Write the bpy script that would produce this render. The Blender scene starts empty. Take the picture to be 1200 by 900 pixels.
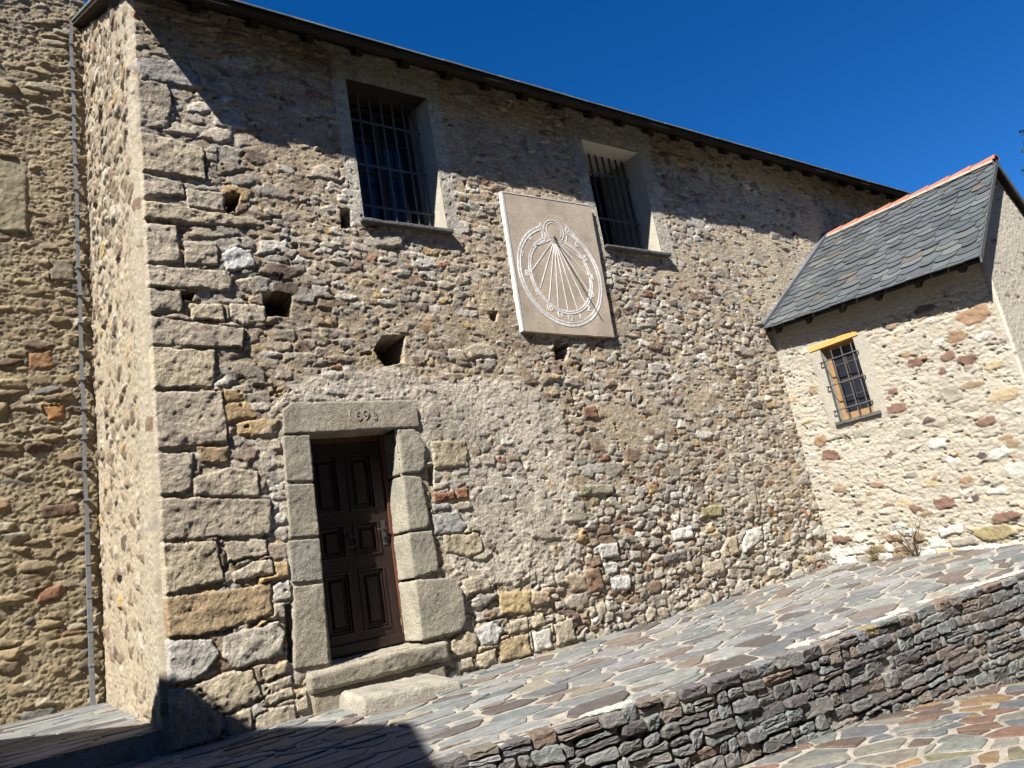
import bpy, bmesh, math, random
import numpy as np
from mathutils import Vector, Matrix, noise as mnoise

random.seed(7)
S = bpy.context.scene
COL = S.collection

# ------------------------------------------------------------------ camera
CAM = np.array([0.0, -6.347, 0.5653])
upc = np.array([-618., -3550., 863.]); upc /= np.linalg.norm(upc)
xc = np.array([1234., -5., 863.]); xc -= upc * (xc @ upc); xc /= np.linalg.norm(xc)
yc = np.cross(upc, xc)
RC = np.array([xc, yc, upc])                       # world = RC @ (right, down, forward)
cd = bpy.data.cameras.new('camera'); cam = bpy.data.objects.new('camera', cd); COL.objects.link(cam)
M3 = np.stack([RC @ [1, 0, 0], -(RC @ [0, 1, 0]), -(RC @ [0, 0, 1])], axis=1)
mw = Matrix.Identity(4)
for i in range(3):
    for j in range(3): mw[i][j] = M3[i, j]
    mw[i][3] = CAM[i]
cam.matrix_world = mw
cd.sensor_width = 36.0; cd.lens = 863 / 1200 * 36.0; cd.clip_end = 2000; cd.clip_start = .05
S.camera = cam

# ------------------------------------------------------------------ light
L = Vector((2.2, 1.0, -2.65)).normalized()
el = math.asin(-L.z); rot = math.atan2(-L.x, -L.y)
w = bpy.data.worlds.new('World'); S.world = w; w.use_nodes = True
nt = w.node_tree; nt.nodes.clear()
sky = nt.nodes.new('ShaderNodeTexSky'); sky.sky_type = 'NISHITA'; sky.sun_disc = False
sky.sun_elevation = el; sky.sun_rotation = rot % (2 * math.pi)
sky.altitude = 1800; sky.air_density = .85; sky.dust_density = 0.0; sky.ozone_density = 3.0
bg = nt.nodes.new('ShaderNodeBackground'); bg.inputs['Strength'].default_value = 0.055
ow = nt.nodes.new('ShaderNodeOutputWorld')
hs_ = nt.nodes.new('ShaderNodeHueSaturation'); hs_.inputs['Saturation'].default_value = 1.35; hs_.inputs['Hue'].default_value = .508
nt.links.new(sky.outputs[0], hs_.inputs['Color']); nt.links.new(hs_.outputs[0], bg.inputs[0]); nt.links.new(bg.outputs[0], ow.inputs[0])
ld = bpy.data.lights.new('sun', 'SUN'); sun = bpy.data.objects.new('sun', ld); COL.objects.link(sun)
ld.energy = 5.0; ld.angle = math.radians(.53); ld.color = (1.0, .95, .87)
sun.rotation_euler = L.to_track_quat('-Z', 'Y').to_euler()
S.view_settings.view_transform = 'Standard'; S.view_settings.look = 'None'
S.view_settings.exposure = 1.62; S.view_settings.gamma = 1.0
S.render.engine = 'CYCLES'

# ------------------------------------------------------------------ helpers
def tag(o, label=None, cat=None, group=None, kind=None):
    if label: o['label'] = label
    if cat: o['category'] = cat
    if group: o['group'] = group
    if kind: o['kind'] = kind
    return o

def empty(name, loc=(0, 0, 0)):
    o = bpy.data.objects.new(name, None); COL.objects.link(o); o.location = loc; return o

def link(name, me, mat, parent=None):
    o = bpy.data.objects.new(name, me); COL.objects.link(o)
    if mat:
        me.materials.clear(); me.materials.append(mat)
    if parent:
        o.parent = parent
        o.matrix_parent_inverse = Matrix.Translation(parent.location).inverted()
    return o

def par(o, parent):
    o.parent = parent; o.matrix_parent_inverse = Matrix.Translation(parent.location).inverted(); return o

def world_obj(name, bm, mat, parent=None, smooth=False):
    me = bpy.data.meshes.new(name); bm.normal_update(); bm.to_mesh(me); bm.free()
    if smooth:
        me.polygons.foreach_set('use_smooth', [True] * len(me.polygons))
    return link(name, me, mat, parent)

def box(bm, x0, x1, y0, y1, z0, z1, bev=0):
    r = bmesh.ops.create_cube(bm, size=1)
    vs = r['verts']
    for v in vs:
        v.co = Vector(((x0 + x1) / 2 + v.co.x * (x1 - x0), (y0 + y1) / 2 + v.co.y * (y1 - y0), (z0 + z1) / 2 + v.co.z * (z1 - z0)))
    if bev:
        es = list({e for v in vs for e in v.link_edges})
        bmesh.ops.bevel(bm, geom=es, offset=bev, segments=2, affect='EDGES', profile=.6)
    return vs

def tube(bm, pts, rad, n=6):
    rings = []
    P = [Vector(p) for p in pts]
    for i, p in enumerate(P):
        d = (P[min(i + 1, len(P) - 1)] - P[max(i - 1, 0)]).normalized()
        a = d.cross(Vector((0, 0, 1)))
        if a.length < .05: a = d.cross(Vector((1, 0, 0)))
        a.normalize(); b = d.cross(a)
        r = rad[i] if isinstance(rad, (list, tuple)) else rad
        rings.append([bm.verts.new(p + a * math.cos(2 * math.pi * k / n) * r + b * math.sin(2 * math.pi * k / n) * r) for k in range(n)])
    for i in range(len(rings) - 1):
        for k in range(n):
            bm.faces.new((rings[i][k], rings[i][(k + 1) % n], rings[i + 1][(k + 1) % n], rings[i + 1][k]))
    bm.faces.new(rings[0][::-1]); bm.faces.new(rings[-1])

def prism(bm, A, B):
    """closed solid between two point loops of equal length"""
    a = [bm.verts.new(p) for p in A]; b = [bm.verts.new(p) for p in B]
    n = len(a)
    bm.faces.new(a); bm.faces.new(b[::-1])
    for i in range(n):
        bm.faces.new((a[i], b[i], b[(i + 1) % n], a[(i + 1) % n]))
    bmesh.ops.recalc_face_normals(bm, faces=bm.faces)

# numpy noise ---------------------------------------------------------------
def H(i, j, s):
    i = np.asarray(i).astype(np.int64).astype(np.uint32); j = np.asarray(j).astype(np.int64).astype(np.uint32)
    h = (i * np.uint32(374761393)) ^ (j * np.uint32(668265263)) ^ np.uint32((s * 2246822519) & 0xffffffff)
    h = (h ^ (h >> np.uint32(13))) * np.uint32(1274126177)
    h = (h ^ (h >> np.uint32(16))) * np.uint32(2246822519)
    h = h ^ (h >> np.uint32(15))
    return (h & np.uint32(0xffffff)).astype(np.float32) / np.float32(16777216.0)

def vn(x, y, s):
    ix = np.floor(x); iy = np.floor(y); fx = x - ix; fy = y - iy
    fx = fx * fx * (3 - 2 * fx); fy = fy * fy * (3 - 2 * fy)
    a = H(ix, iy, s); b = H(ix + 1, iy, s); c = H(ix, iy + 1, s); d = H(ix + 1, iy + 1, s)
    return (a + (b - a) * fx) * (1 - fy) + (c + (d - c) * fx) * fy

def fbm(x, y, s, o=3):
    t = 0; amp = .5; tot = 0
    for k in range(o):
        t = t + amp * vn(x * 2 ** k + 17.3 * k, y * 2 ** k - 9.1 * k, s + k); tot += amp; amp *= .55
    return t / tot

def ss(a, b, x):
    t = np.clip((x - a) / (b - a), 0, 1); return t * t * (3 - 2 * t)

def cells(u, v, su, sv, seed, p=3.0, wv=.3, jx=.42, jy=.34, lat=.8):
    x = (u / su).astype(np.float32); y = (v / sv).astype(np.float32)
    d1 = np.full(x.shape, 9e9, np.float32); d2 = d1.copy()
    idi = np.zeros_like(x); idj = np.zeros_like(x); cx1 = np.zeros_like(x); cy1 = np.zeros_like(x)
    jb = np.floor(y)
    for dj in (-2, -1, 0, 1, 2):
        j = jb + dj
        off = H(j, j * 0 + 3, seed) * lat
        ib = np.floor(x - off)
        for di in (-2, -1, 0, 1, 2):
            i = ib + di
            cx = i + off + .5 + (H(i, j, seed + 1) - .5) * 2 * jx
            cy = j + .5 + (H(i, j, seed + 2) - .5) * 2 * jy
            wt = wv * (H(i, j, seed + 3) ** 1.5)
            d = (np.abs(x - cx) ** p + np.abs(y - cy) ** p) ** (1 / p) - wt
            m = d < d1
            d2 = np.where(m, d1, np.minimum(d2, d)); d1 = np.where(m, d, d1)
            idi = np.where(m, i, idi); idj = np.where(m, j, idj)
            cx1 = np.where(m, cx, cx1); cy1 = np.where(m, cy, cy1)
    return dict(i=idi, j=idj, e=(d2 - d1) * .5 * min(su, sv), cu=cx1 * su, cv=cy1 * sv,
                du=u - cx1 * su, dv=v - cy1 * sv, seed=seed)

def rnd(c, k): return H(c['i'], c['j'], c['seed'] + 50 + k)

def palette(t, table):
    """table: list of (cumulative prob, colour)"""
    out = np.zeros(t.shape + (3,), np.float32); prev = 0
    for p, c in table:
        m = (t >= prev) & (t <= p); out[m] = c; prev = p
    return out

def sdf(u, v, poly):
    """signed distance, positive inside"""
    P = np.array(poly, float); n = len(P)
    d = np.full(u.shape, 1e9); ins = np.zeros(u.shape, bool)
    for k in range(n):
        a = P[k]; b = P[(k + 1) % n]; ab = b - a
        t = np.clip(((u - a[0]) * ab[0] + (v - a[1]) * ab[1]) / (ab @ ab), 0, 1)
        d = np.minimum(d, (u - a[0] - t * ab[0]) ** 2 + (v - a[1] - t * ab[1]) ** 2)
        c = (a[1] > v) != (b[1] > v)
        with np.errstate(divide='ignore', invalid='ignore'):
            ins ^= c & (u < (b[0] - a[0]) * (v - a[1]) / (b[1] - a[1] + 1e-12) + a[0])
    d = np.sqrt(d)
    return np.where(ins, d, -d)

def snap(arr, vals):
    arr = np.array(arr)
    for x in vals:
        arr[np.argmin(np.abs(arr - x))] = x
    return np.unique(arr)

def sheet(name, us, vs, fn, world, mat, parent=None, holes=(), keep=None):
    U, V = np.meshgrid(us, vs); nu, nv = len(us), len(vs)
    h, col = fn(U, V)
    X, Y, Z = world(U, V, h)
    co = np.stack([X, Y, Z], -1).reshape(-1, 3).astype(np.float32)
    idx = np.arange(nu * nv).reshape(nv, nu)
    q = np.stack([idx[:-1, :-1], idx[:-1, 1:], idx[1:, 1:], idx[1:, :-1]], -1).reshape(-1, 4)
    uc = ((us[:-1] + us[1:]) / 2); vc = ((vs[:-1] + vs[1:]) / 2)
    UC, VC = np.meshgrid(uc, vc)
    ok = np.ones(UC.shape, bool)
    for (a, b, c, d) in holes: ok &= ~((UC > a) & (UC < b) & (VC > c) & (VC < d))
    if keep is not None: ok &= keep(UC, VC)
    q = q[ok.ravel()]
    me = bpy.data.meshes.new(name)
    me.vertices.add(len(co)); me.vertices.foreach_set('co', co.ravel())
    me.loops.add(q.size); me.loops.foreach_set('vertex_index', q.ravel().astype(np.int32))
    me.polygons.add(len(q)); me.polygons.foreach_set('loop_start', np.arange(0, q.size, 4, dtype=np.int32))
    me.polygons.foreach_set('use_smooth', np.ones(len(q), bool))
    me.update(calc_edges=True)
    at = me.color_attributes.new('Col', 'FLOAT_COLOR', 'POINT')
    c4 = np.ones((len(co), 4), np.float32); c4[:, :3] = col.reshape(-1, 3)
    at.data.foreach_set('color', c4.ravel())
    return link(name, me, mat, parent)

# ------------------------------------------------------------------ materials
def base_mat(name, rough=.9, spec=.25, metal=0):
    m = bpy.data.materials.new(name); m.use_nodes = True
    n = m.node_tree.nodes; b = n['Principled BSDF']
    b.inputs['Roughness'].default_value = rough; b.inputs['Specular IOR Level'].default_value = spec
    b.inputs['Metallic'].default_value = metal
    return m, m.node_tree, b

def noise_node(nt, scale, detail=4, rough=.6, vec=None):
    n = nt.nodes.new('ShaderNodeTexNoise'); n.inputs['Scale'].default_value = scale
    n.inputs['Detail'].default_value = detail; n.inputs['Roughness'].default_value = rough
    if vec is not None: nt.links.new(vec, n.inputs['Vector'])
    return n

def mapr(nt, sock, a, b, c, d):
    r = nt.nodes.new('ShaderNodeMapRange')
    for k, v in zip(('From Min', 'From Max', 'To Min', 'To Max'), (a, b, c, d)): r.inputs[k].default_value = v
    nt.links.new(sock, r.inputs['Value']); return r.outputs[0]

def mulcol(nt, col, fac):
    m = nt.nodes.new('ShaderNodeVectorMath'); m.operation = 'SCALE'
    nt.links.new(col, m.inputs[0]); nt.links.new(fac, m.inputs['Scale']); return m.outputs[0]

GA = .78
def stone_mat(name, color=None, alb=.78, s1=22, s2=130, var=.35, bump=.006, bs=70, rough=.92, stretch=None, spec=.2, var2=.3):
    alb = alb * GA
    m, nt, b = base_mat(name, rough, spec)
    tc = nt.nodes.new('ShaderNodeTexCoord'); vec = tc.outputs['Object']
    if stretch:
        mp = nt.nodes.new('ShaderNodeMapping'); mp.inputs['Scale'].default_value = stretch
        nt.links.new(vec, mp.inputs['Vector']); vec = mp.outputs[0]
    if color is None:
        a = nt.nodes.new('ShaderNodeAttribute'); a.attribute_name = 'Col'; col = a.outputs['Color']
    else:
        a = nt.nodes.new('ShaderNodeRGB'); a.outputs[0].default_value = (*color, 1); col = a.outputs[0]
    n1 = noise_node(nt, s1, 5, .65, vec); n2 = noise_node(nt, s2, 3, .7, vec)
    f1 = mapr(nt, n1.outputs[0], .3, .7, (1 - var) * alb, (1 + var) * alb); f2 = mapr(nt, n2.outputs[0], .3, .7, 1 - var2, 1 + var2)
    mm = nt.nodes.new('ShaderNodeMath'); mm.operation = 'MULTIPLY'
    nt.links.new(f1, mm.inputs[0]); nt.links.new(f2, mm.inputs[1])
    c = mulcol(nt, col, mm.outputs[0]); nt.links.new(c, b.inputs['Base Color'])
    n3 = noise_node(nt, bs, 6, .7, vec)
    bp = nt.nodes.new('ShaderNodeBump'); bp.inputs['Strength'].default_value = 1.0; bp.inputs['Distance'].default_value = bump
    nt.links.new(n3.outputs[0], bp.inputs['Height']); nt.links.new(bp.outputs[0], b.inputs['Normal'])
    return m

M_wall = stone_mat('rubble_masonry', None, alb=1.12, bump=.021, bs=42, var=.32, var2=.35)
M_wall_soft = stone_mat('lime_masonry', None, alb=.80, bump=.010, bs=34, var=.14, var2=.16)
M_ret = stone_mat('slate_rubble', None, bump=.012, bs=45, var=.3, var2=.3, stretch=(1, 1, 2.2), rough=.75, spec=.35)
M_slab = stone_mat('slate_paving', None, alb=.80, s1=9, s2=70, var=.36, var2=.26, bump=.012, bs=26, stretch=(1, 2.6, 1), rough=.62, spec=.4)
M_joint = stone_mat('paving_mortar', (.45, .41, .345), alb=.74, s1=7, s2=90, var=.3, bump=.012, bs=50)
M_granite = stone_mat('granite', None, alb=.90, s1=6, s2=150, var=.2, var2=.6, bump=.022, bs=75)
M_plaster = stone_mat('lime_plaster', (.45, .42, .35), s1=7, s2=60, var=.15, var2=.12, bump=.008, bs=30)
M_white = stone_mat('white_plaster', (.80, .78, .68), s1=6, s2=60, var=.04, var2=.04, bump=.002, bs=30)
M_core = stone_mat('wall_core', (.2, .17, .13), bump=.01)
M_roofslate = stone_mat('roof_slate', None, s1=7, s2=60, var=.14, var2=.12, bump=.004, bs=40, rough=.6, spec=.4)
M_slate_dark = stone_mat('slate_edge', (.12, .125, .12), bump=.004, rough=.7)
M_terra = stone_mat('terracotta', (.46, .19, .125), s1=9, s2=80, var=.16, bump=.003)
M_lead = stone_mat('lead_flashing', (.11, .12, .15), s1=6, bump=.003, rough=.55, spec=.5)
M_oldwood = stone_mat('weathered_timber', (.045, .035, .026), s1=5, s2=40, var=.35, bump=.004, bs=25, stretch=(1, .15, 1))
M_oldwoodx = stone_mat('weathered_board', (.05, .038, .028), s1=5, s2=40, var=.35, bump=.004, bs=25, stretch=(.15, 1, 1))
M_doorwood = stone_mat('varnished_door_wood', (.028, .013, .011), s1=8, s2=60, var=.35, bump=.002, bs=30, stretch=(4, 4, .4), rough=.42, spec=.5)
M_framewood = stone_mat('door_frame_wood', (.13, .05, .032), s1=8, s2=60, var=.25, bump=.002, bs=30, stretch=(4, 4, .4), rough=.5, spec=.4)
M_pine = stone_mat('pine_wood', (.36, .215, .10), s1=6, s2=50, var=.16, bump=.002, bs=30, stretch=(4, .4, 4), rough=.5, spec=.4)
M_beam = stone_mat('ochre_timber', (.55, .32, .10), alb=1.0, s1=6, s2=50, var=.16, bump=.002, bs=30, stretch=(4, .4, 4), rough=.5, spec=.4)
M_winwood = stone_mat('dark_window_wood', (.06, .05, .045), s1=8, var=.2, bump=.002, rough=.6)
M_iron = stone_mat('dark_iron', (.045, .043, .042), s1=20, bump=.001, rough=.6, spec=.5)
M_irongrey = stone_mat('grey_iron', (.10, .10, .105), s1=20, bump=.001, rough=.5, spec=.5)
M_barpaint = stone_mat('grey_painted_bar', (.13, .128, .125), s1=20, bump=.001, rough=.6, spec=.4)
M_zinc = stone_mat('zinc_strip', (.20, .205, .215), s1=12, s2=60, var=.2, bump=.001, rough=.5, spec=.5)
M_dial = stone_mat('sundial_plaster', (.425, .355, .28), alb=1.0, s1=3.2, s2=45, var=.24, var2=.10, bump=.003, bs=22)
M_paint = stone_mat('white_dial_paint', (.80, .79, .77), alb=.92, s1=5, s2=60, var=.35, var2=.15, bump=.001)
M_wash = stone_mat('thin_lime_wash', (.52, .48, .43), alb=1.0, s1=9, s2=60, var=.25, var2=.15, bump=.001)
M_edge = stone_mat('white_edge_plaster', (.72, .69, .66), s1=14, s2=60, var=.06, bump=.003)
M_smear = stone_mat('set_mortar', (.56, .52, .46), alb=.9, s1=14, s2=60, var=.2, bump=.010)
M_twig = stone_mat('dry_twig', (.10, .065, .045), s1=30, bump=.001)
M_leaf = stone_mat('weed_leaf', (.16, .13, .05), s1=30, bump=.001)
M_needle = stone_mat('fir_needles', (.035, .065, .028), s1=5, bump=.001)
M_bark = stone_mat('fir_bark', (.09, .06, .045), s1=12, bump=.01)
M_earth = stone_mat('dry_earth', (.19, .15, .10), s1=.4, s2=6, var=.3, bump=.03, bs=4)
M_render = stone_mat('house_render', (.46, .41, .33), s1=2, s2=30, var=.15, bump=.01)
def glass_mat():
    m, nt, b = base_mat('dark_pane_glass', .12, .3); b.inputs['Base Color'].default_value = (.012, .014, .02, 1); return m
M_glass = glass_mat()

# ------------------------------------------------------------------ levels
def terr(x):                       # height of the upper paving
    return np.interp(x, [-5, 4, 5.8, 7.4, 9.5, 13, 30], [-.35, -.35, -.34, -.29, -.205, -.12, .1])
def low(x):                        # height of the lower road
    return np.interp(x, [-30, 3.5, 4.9, 5.9, 7.3, 12, 30], [-.85, -.86, -.91, -1.0, -1.13, -1.2, -1.2])
PATH = np.array([(-8, -2.45), (-2, -2.5), (1.2, -2.6), (1.9, -2.64), (2.74, -2.78), (3.68, -2.88), (5.2, -2.93), (6.3, -3.0), (7.4, -3.17), (9, -3.5), (12, -4.2), (18, -5.8)])
def pathy(x): return np.interp(x, PATH[:, 0], PATH[:, 1])

# ground sheet ---------------------------------------------------------------
bm = bmesh.new()
for a in [(-300, -300, -1.4), (300, -300, -1.4), (300, 300, -1.4), (-300, 300, -1.4)]: bm.verts.new(a)
bm.faces.new(bm.verts); tag(world_obj('ground', bm, M_earth), kind='structure')

def ground_sheet(name, x0, x1, y0f, y1f, zf, nx, ny, mat, amp=.004):
    bm = bmesh.new(); g = []
    for i in range(nx + 1):
        x = x0 + (x1 - x0) * i / nx; r = []
        for j in range(ny + 1):
            y = y0f(x) + (y1f(x) - y0f(x)) * j / ny
            r.append(bm.verts.new((x, y, float(zf(x)) + amp * (random.random() - .5))))
        g.append(r)
    for i in range(nx):
        for j in range(ny): bm.faces.new((g[i][j], g[i + 1][j], g[i + 1][j + 1], g[i][j + 1]))
    return tag(world_obj(name, bm, mat, smooth=True), kind='structure')

def slab_cells(x0, x1, y0, y1, su, sv, seed, ang=0., jt=1.0):
    rng = np.random.RandomState(seed)
    pts = []; ws = []
    ca, sa = math.cos(ang), math.sin(ang)
    cx, cy = (x0 + x1) / 2, (y0 + y1) / 2; R_ = max(x1 - x0, y1 - y0)
    nj = int(R_ * 2 / sv); ni = int(R_ * 2 / su)
    for j in range(-nj // 2 - 1, nj // 2 + 2):
        off = rng.rand()
        for i in range(-ni // 2 - 1, ni // 2 + 2):
            a = (i + off + (rng.rand() - .5) * jt) * su; b = (j + (rng.rand() - .5) * 1.05 * jt) * sv
            X = cx + a * ca - b * sa; Y = cy + a * sa + b * ca
            if x0 - .5 < X < x1 + .5 and y0 - .5 < Y < y1 + .5:
                pts.append((X, Y)); ws.append((rng.rand() ** 1.6) * .6)
    P = np.array(pts); W = np.array(ws)
    # work in anisotropic space
    Q = np.stack([((P[:, 0] - cx) * ca + (P[:, 1] - cy) * sa) / su, (-(P[:, 0] - cx) * sa + (P[:, 1] - cy) * ca) / sv], 1)
    out = []
    for k in range(len(P)):
        d = Q - Q[k]; dd = (d ** 2).sum(1); nb = np.argsort(dd)[1:22]
        poly = [np.array(p) for p in ((-2, -2), (2, -2), (2, 2), (-2, 2))]
        for n in nb:
            nrm = d[n]; c = (dd[n] + W[k] - W[n]) / 2
            new = []
            for a in range(len(poly)):
                p, q = poly[a], poly[(a + 1) % len(poly)]
                fp, fq = p @ nrm - c, q @ nrm - c
                if fp <= 0: new.append(p)
                if (fp < 0 < fq) or (fq < 0 < fp): new.append(p + (q - p) * fp / (fp - fq))
            poly = new
            if len(poly) < 3: break
        if len(poly) < 3: continue
        W_ = []
        for p in poly:
            a, b = (p[0] + Q[k][0]) * su, (p[1] + Q[k][1]) * sv
            W_.append((cx + a * ca - b * sa, cy + a * sa + b * ca))
        out.append((tuple(P[k]), W_))
    return out

def clip_half(poly, nx, ny, c):        # keep nx*x+ny*y <= c
    new = []
    for a in range(len(poly)):
        p, q = poly[a], poly[(a + 1) % len(poly)]
        fp, fq = p[0] * nx + p[1] * ny - c, q[0] * nx + q[1] * ny - c
        if fp <= 0: new.append(p)
        if (fp < 0 < fq) or (fq < 0 < fp):
            t = fp / (fp - fq); new.append((p[0] + (q[0] - p[0]) * t, p[1] + (q[1] - p[1]) * t))
    return new

def inset(poly, d):
    c = (sum(p[0] for p in poly) / len(poly), sum(p[1] for p in poly) / len(poly))
    n = len(poly); A = sum(poly[i][0] * poly[(i + 1) % n][1] - poly[(i + 1) % n][0] * poly[i][1] for i in range(n)) / 2
    if A < 0: poly = poly[::-1]
    out = list(poly)
    for i in range(n):
        p, q = poly[i], poly[(i + 1) % n]; dx, dy = q[0] - p[0], q[1] - p[1]; l = math.hypot(dx, dy)
        if l < 1e-6: continue
        nx, ny = dy / l, -dx / l
        out = clip_half(out, nx, ny, nx * p[0] + ny * p[1] - d)
        if len(out) < 3: return []
    return out

def paving(name, polys, zf, colf, mat, gap=.012, rise=.008, seed=1, parent=None):
    rng = random.Random(seed)
    V = []; F = []; C = []
    for (c, poly) in polys:
        p = inset(poly, gap * (.6 + .9 * rng.random()))
        if len(p) < 3: continue
        n = len(p); A = abs(sum(p[i][0] * p[(i + 1) % n][1] - p[(i + 1) % n][0] * p[i][1] for i in range(n)) / 2)
        if A < .0015: continue
        # subdivide, roughen the outline a little and cut the corners
        q = []
        for i in range(n):
            a, b = p[i], p[(i + 1) % n]; l = math.hypot(b[0] - a[0], b[1] - a[1])
            t0 = min(.3, .012 / max(l, 1e-4)); k = max(1, int(l / .05))
            for s in range(k + 1):
                t = t0 + (1 - 2 * t0) * s / k
                j = .0045 if 0 < s < k else .002
                q.append((a[0] + (b[0] - a[0]) * t + rng.uniform(-j, j), a[1] + (b[1] - a[1]) * t + rng.uniform(-j, j)))
        m = len(q); cx, cy = sum(a[0] for a in q) / m, sum(a[1] for a in q) / m
        z0 = rise * (.5 + rng.random()); tx, ty = rng.uniform(-.012, .012), rng.uniform(-.012, .012)
        col = colf(rng, c)
        b0 = len(V)
        for (x, y) in q:
            V.append((x, y, float(zf(x)) - .012)); C.append(col)
        for (x, y) in q:
            X = x + (cx - x) * .01; Y = y + (cy - y) * .01
            V.append((X, Y, float(zf(X)) + z0 * .6 + (x - cx) * tx + (y - cy) * ty)); C.append(col)
        for (x, y) in q:
            d = math.hypot(cx - x, cy - y) + 1e-6; s = min(.4, .007 / d)
            X = x + (cx - x) * s; Y = y + (cy - y) * s
            V.append((X, Y, float(zf(X)) + z0 + (x - cx) * tx + (y - cy) * ty)); C.append(col)
        V.append((cx, cy, float(zf(cx)) + z0 + .001)); C.append(col)
        for i in range(m):
            j = (i + 1) % m
            F.append((b0 + i, b0 + j, b0 + m + j, b0 + m + i)); F.append((b0 + m + i, b0 + m + j, b0 + 2 * m + j, b0 + 2 * m + i))
            F.append((b0 + 2 * m + i, b0 + 2 * m + j, b0 + 3 * m))
    me = bpy.data.meshes.new(name); me.from_pydata(V, [], F); me.update()
    at = me.color_attributes.new('Col', 'FLOAT_COLOR', 'POINT')
    at.data.foreach_set('color', np.array([(*c, 1) for c in C], np.float32).ravel())
    return link(name, me, mat, parent)

def pick(rng, tab):
    t = rng.random(); a = 0
    for p, c in tab:
        a += p
        if t <= a: break
    f = rng.uniform(.85, 1.17); return tuple(min(.9, x * f * rng.uniform(.97, 1.03)) for x in c)

TERR_COL = [(.34, (.225, .23, .228)), (.22, (.265, .27, .26)), (.17, (.16, .168, .17)), (.13, (.19, .155, .13)), (.05, (.29, .26, .21)), (.09, (.115, .10, .095))]
LOW_COL = [(.28, (.19, .195, .18)), (.20, (.235, .22, .18)), (.14, (.15, .155, .165)), (.15, (.20, .12, .085)), (.08, (.28, .19, .10)), (.10, (.14, .10, .08)), (.05, (.21, .19, .12))]

ground_sheet('terrace_paving_bed', -8, 18, lambda x: float(pathy(x)) + .06, lambda x: .3, terr, 260, 30, M_joint)
polys = []
for c, poly in slab_cells(-2.5, 15, -5.2, .25, .36, .185, 11, .10, 1.25):
    x, y = c
    if x > 9.7 and y > -2.9: continue
    yy = float(pathy(x)); sl = (float(pathy(x + .1)) - float(pathy(x - .1))) / .2
    # keep y >= path + .07 : -y + sl*x <= -(yy+.07) + sl*x
    poly = clip_half(poly, sl, -1, -(yy + .07 + .12 * max(0, mnoise.noise(Vector((x * 1.7, 3, 0)))) ) + sl * x)
    if len(poly) >= 3 and y > yy - .2: polys.append((c, poly))
tag(paving('terrace_paving', polys, terr, lambda r, c: pick(r, TERR_COL), M_slab, gap=.020, rise=.010, seed=3), kind='structure')

ground_sheet('lower_road_bed', -12, 18, lambda x: -9.5, lambda x: float(pathy(x)) + .1, low, 120, 40, M_joint)
polys = []
for c, poly in slab_cells(1.2, 14, -8.5, -2.6, .30, .145, 23, -.25, 1.2):
    x, y = c; yy = float(pathy(x)); sl = (float(pathy(x + .1)) - float(pathy(x - .1))) / .2
    poly = clip_half(poly, -sl, 1, yy - .02 - sl * x)
    if len(poly) >= 3: polys.append((c, poly))
tag(paving('lower_road_paving', polys, low, lambda r, c: pick(r, LOW_COL), M_slab, gap=.019, rise=.009, seed=5), kind='structure')

# strip along the set-back wall at the left, one step up
bm = bmesh.new(); box(bm, -6, 1.0, .04, 3.9, -1.0, -.185); tag(world_obj('left_pavement_bed', bm, M_joint), kind='structure')
polys = [(c, clip_half(p, 0, -1, -.03)) for c, p in slab_cells(-3, 1.0, -.1, 3.8, .42, .20, 31, .12, 1.2)]
polys = [(c, clip_half(p, 1, 0, 1.0)) for c, p in polys if len(p) >= 3]
tag(paving('left_pavement', [p for p in polys if len(p[1]) >= 3], lambda x: -.182, lambda r, c: pick(r, TERR_COL), M_slab, gap=.010, rise=.007, seed=9), kind='structure')

# ------------------------------------------------------------------ masonry colour tables (linear albedo)
P_MAIN = [(.25, (.30, .275, .235)), (.43, (.36, .32, .255)), (.57, (.25, .235, .21)), (.69, (.40, .38, .335)), (.78, (.30, .235, .165)),
          (.855, (.19, .13, .095)), (.91, (.135, .10, .085)), (.955, (.50, .48, .43)), (.985, (.37, .26, .13)), (1.01, (.215, .10, .06))]
P_GRAN = [(.5, (.365, .315, .245)), (.8, (.34, .295, .23)), (1.01, (.38, .325, .235))]

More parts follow.
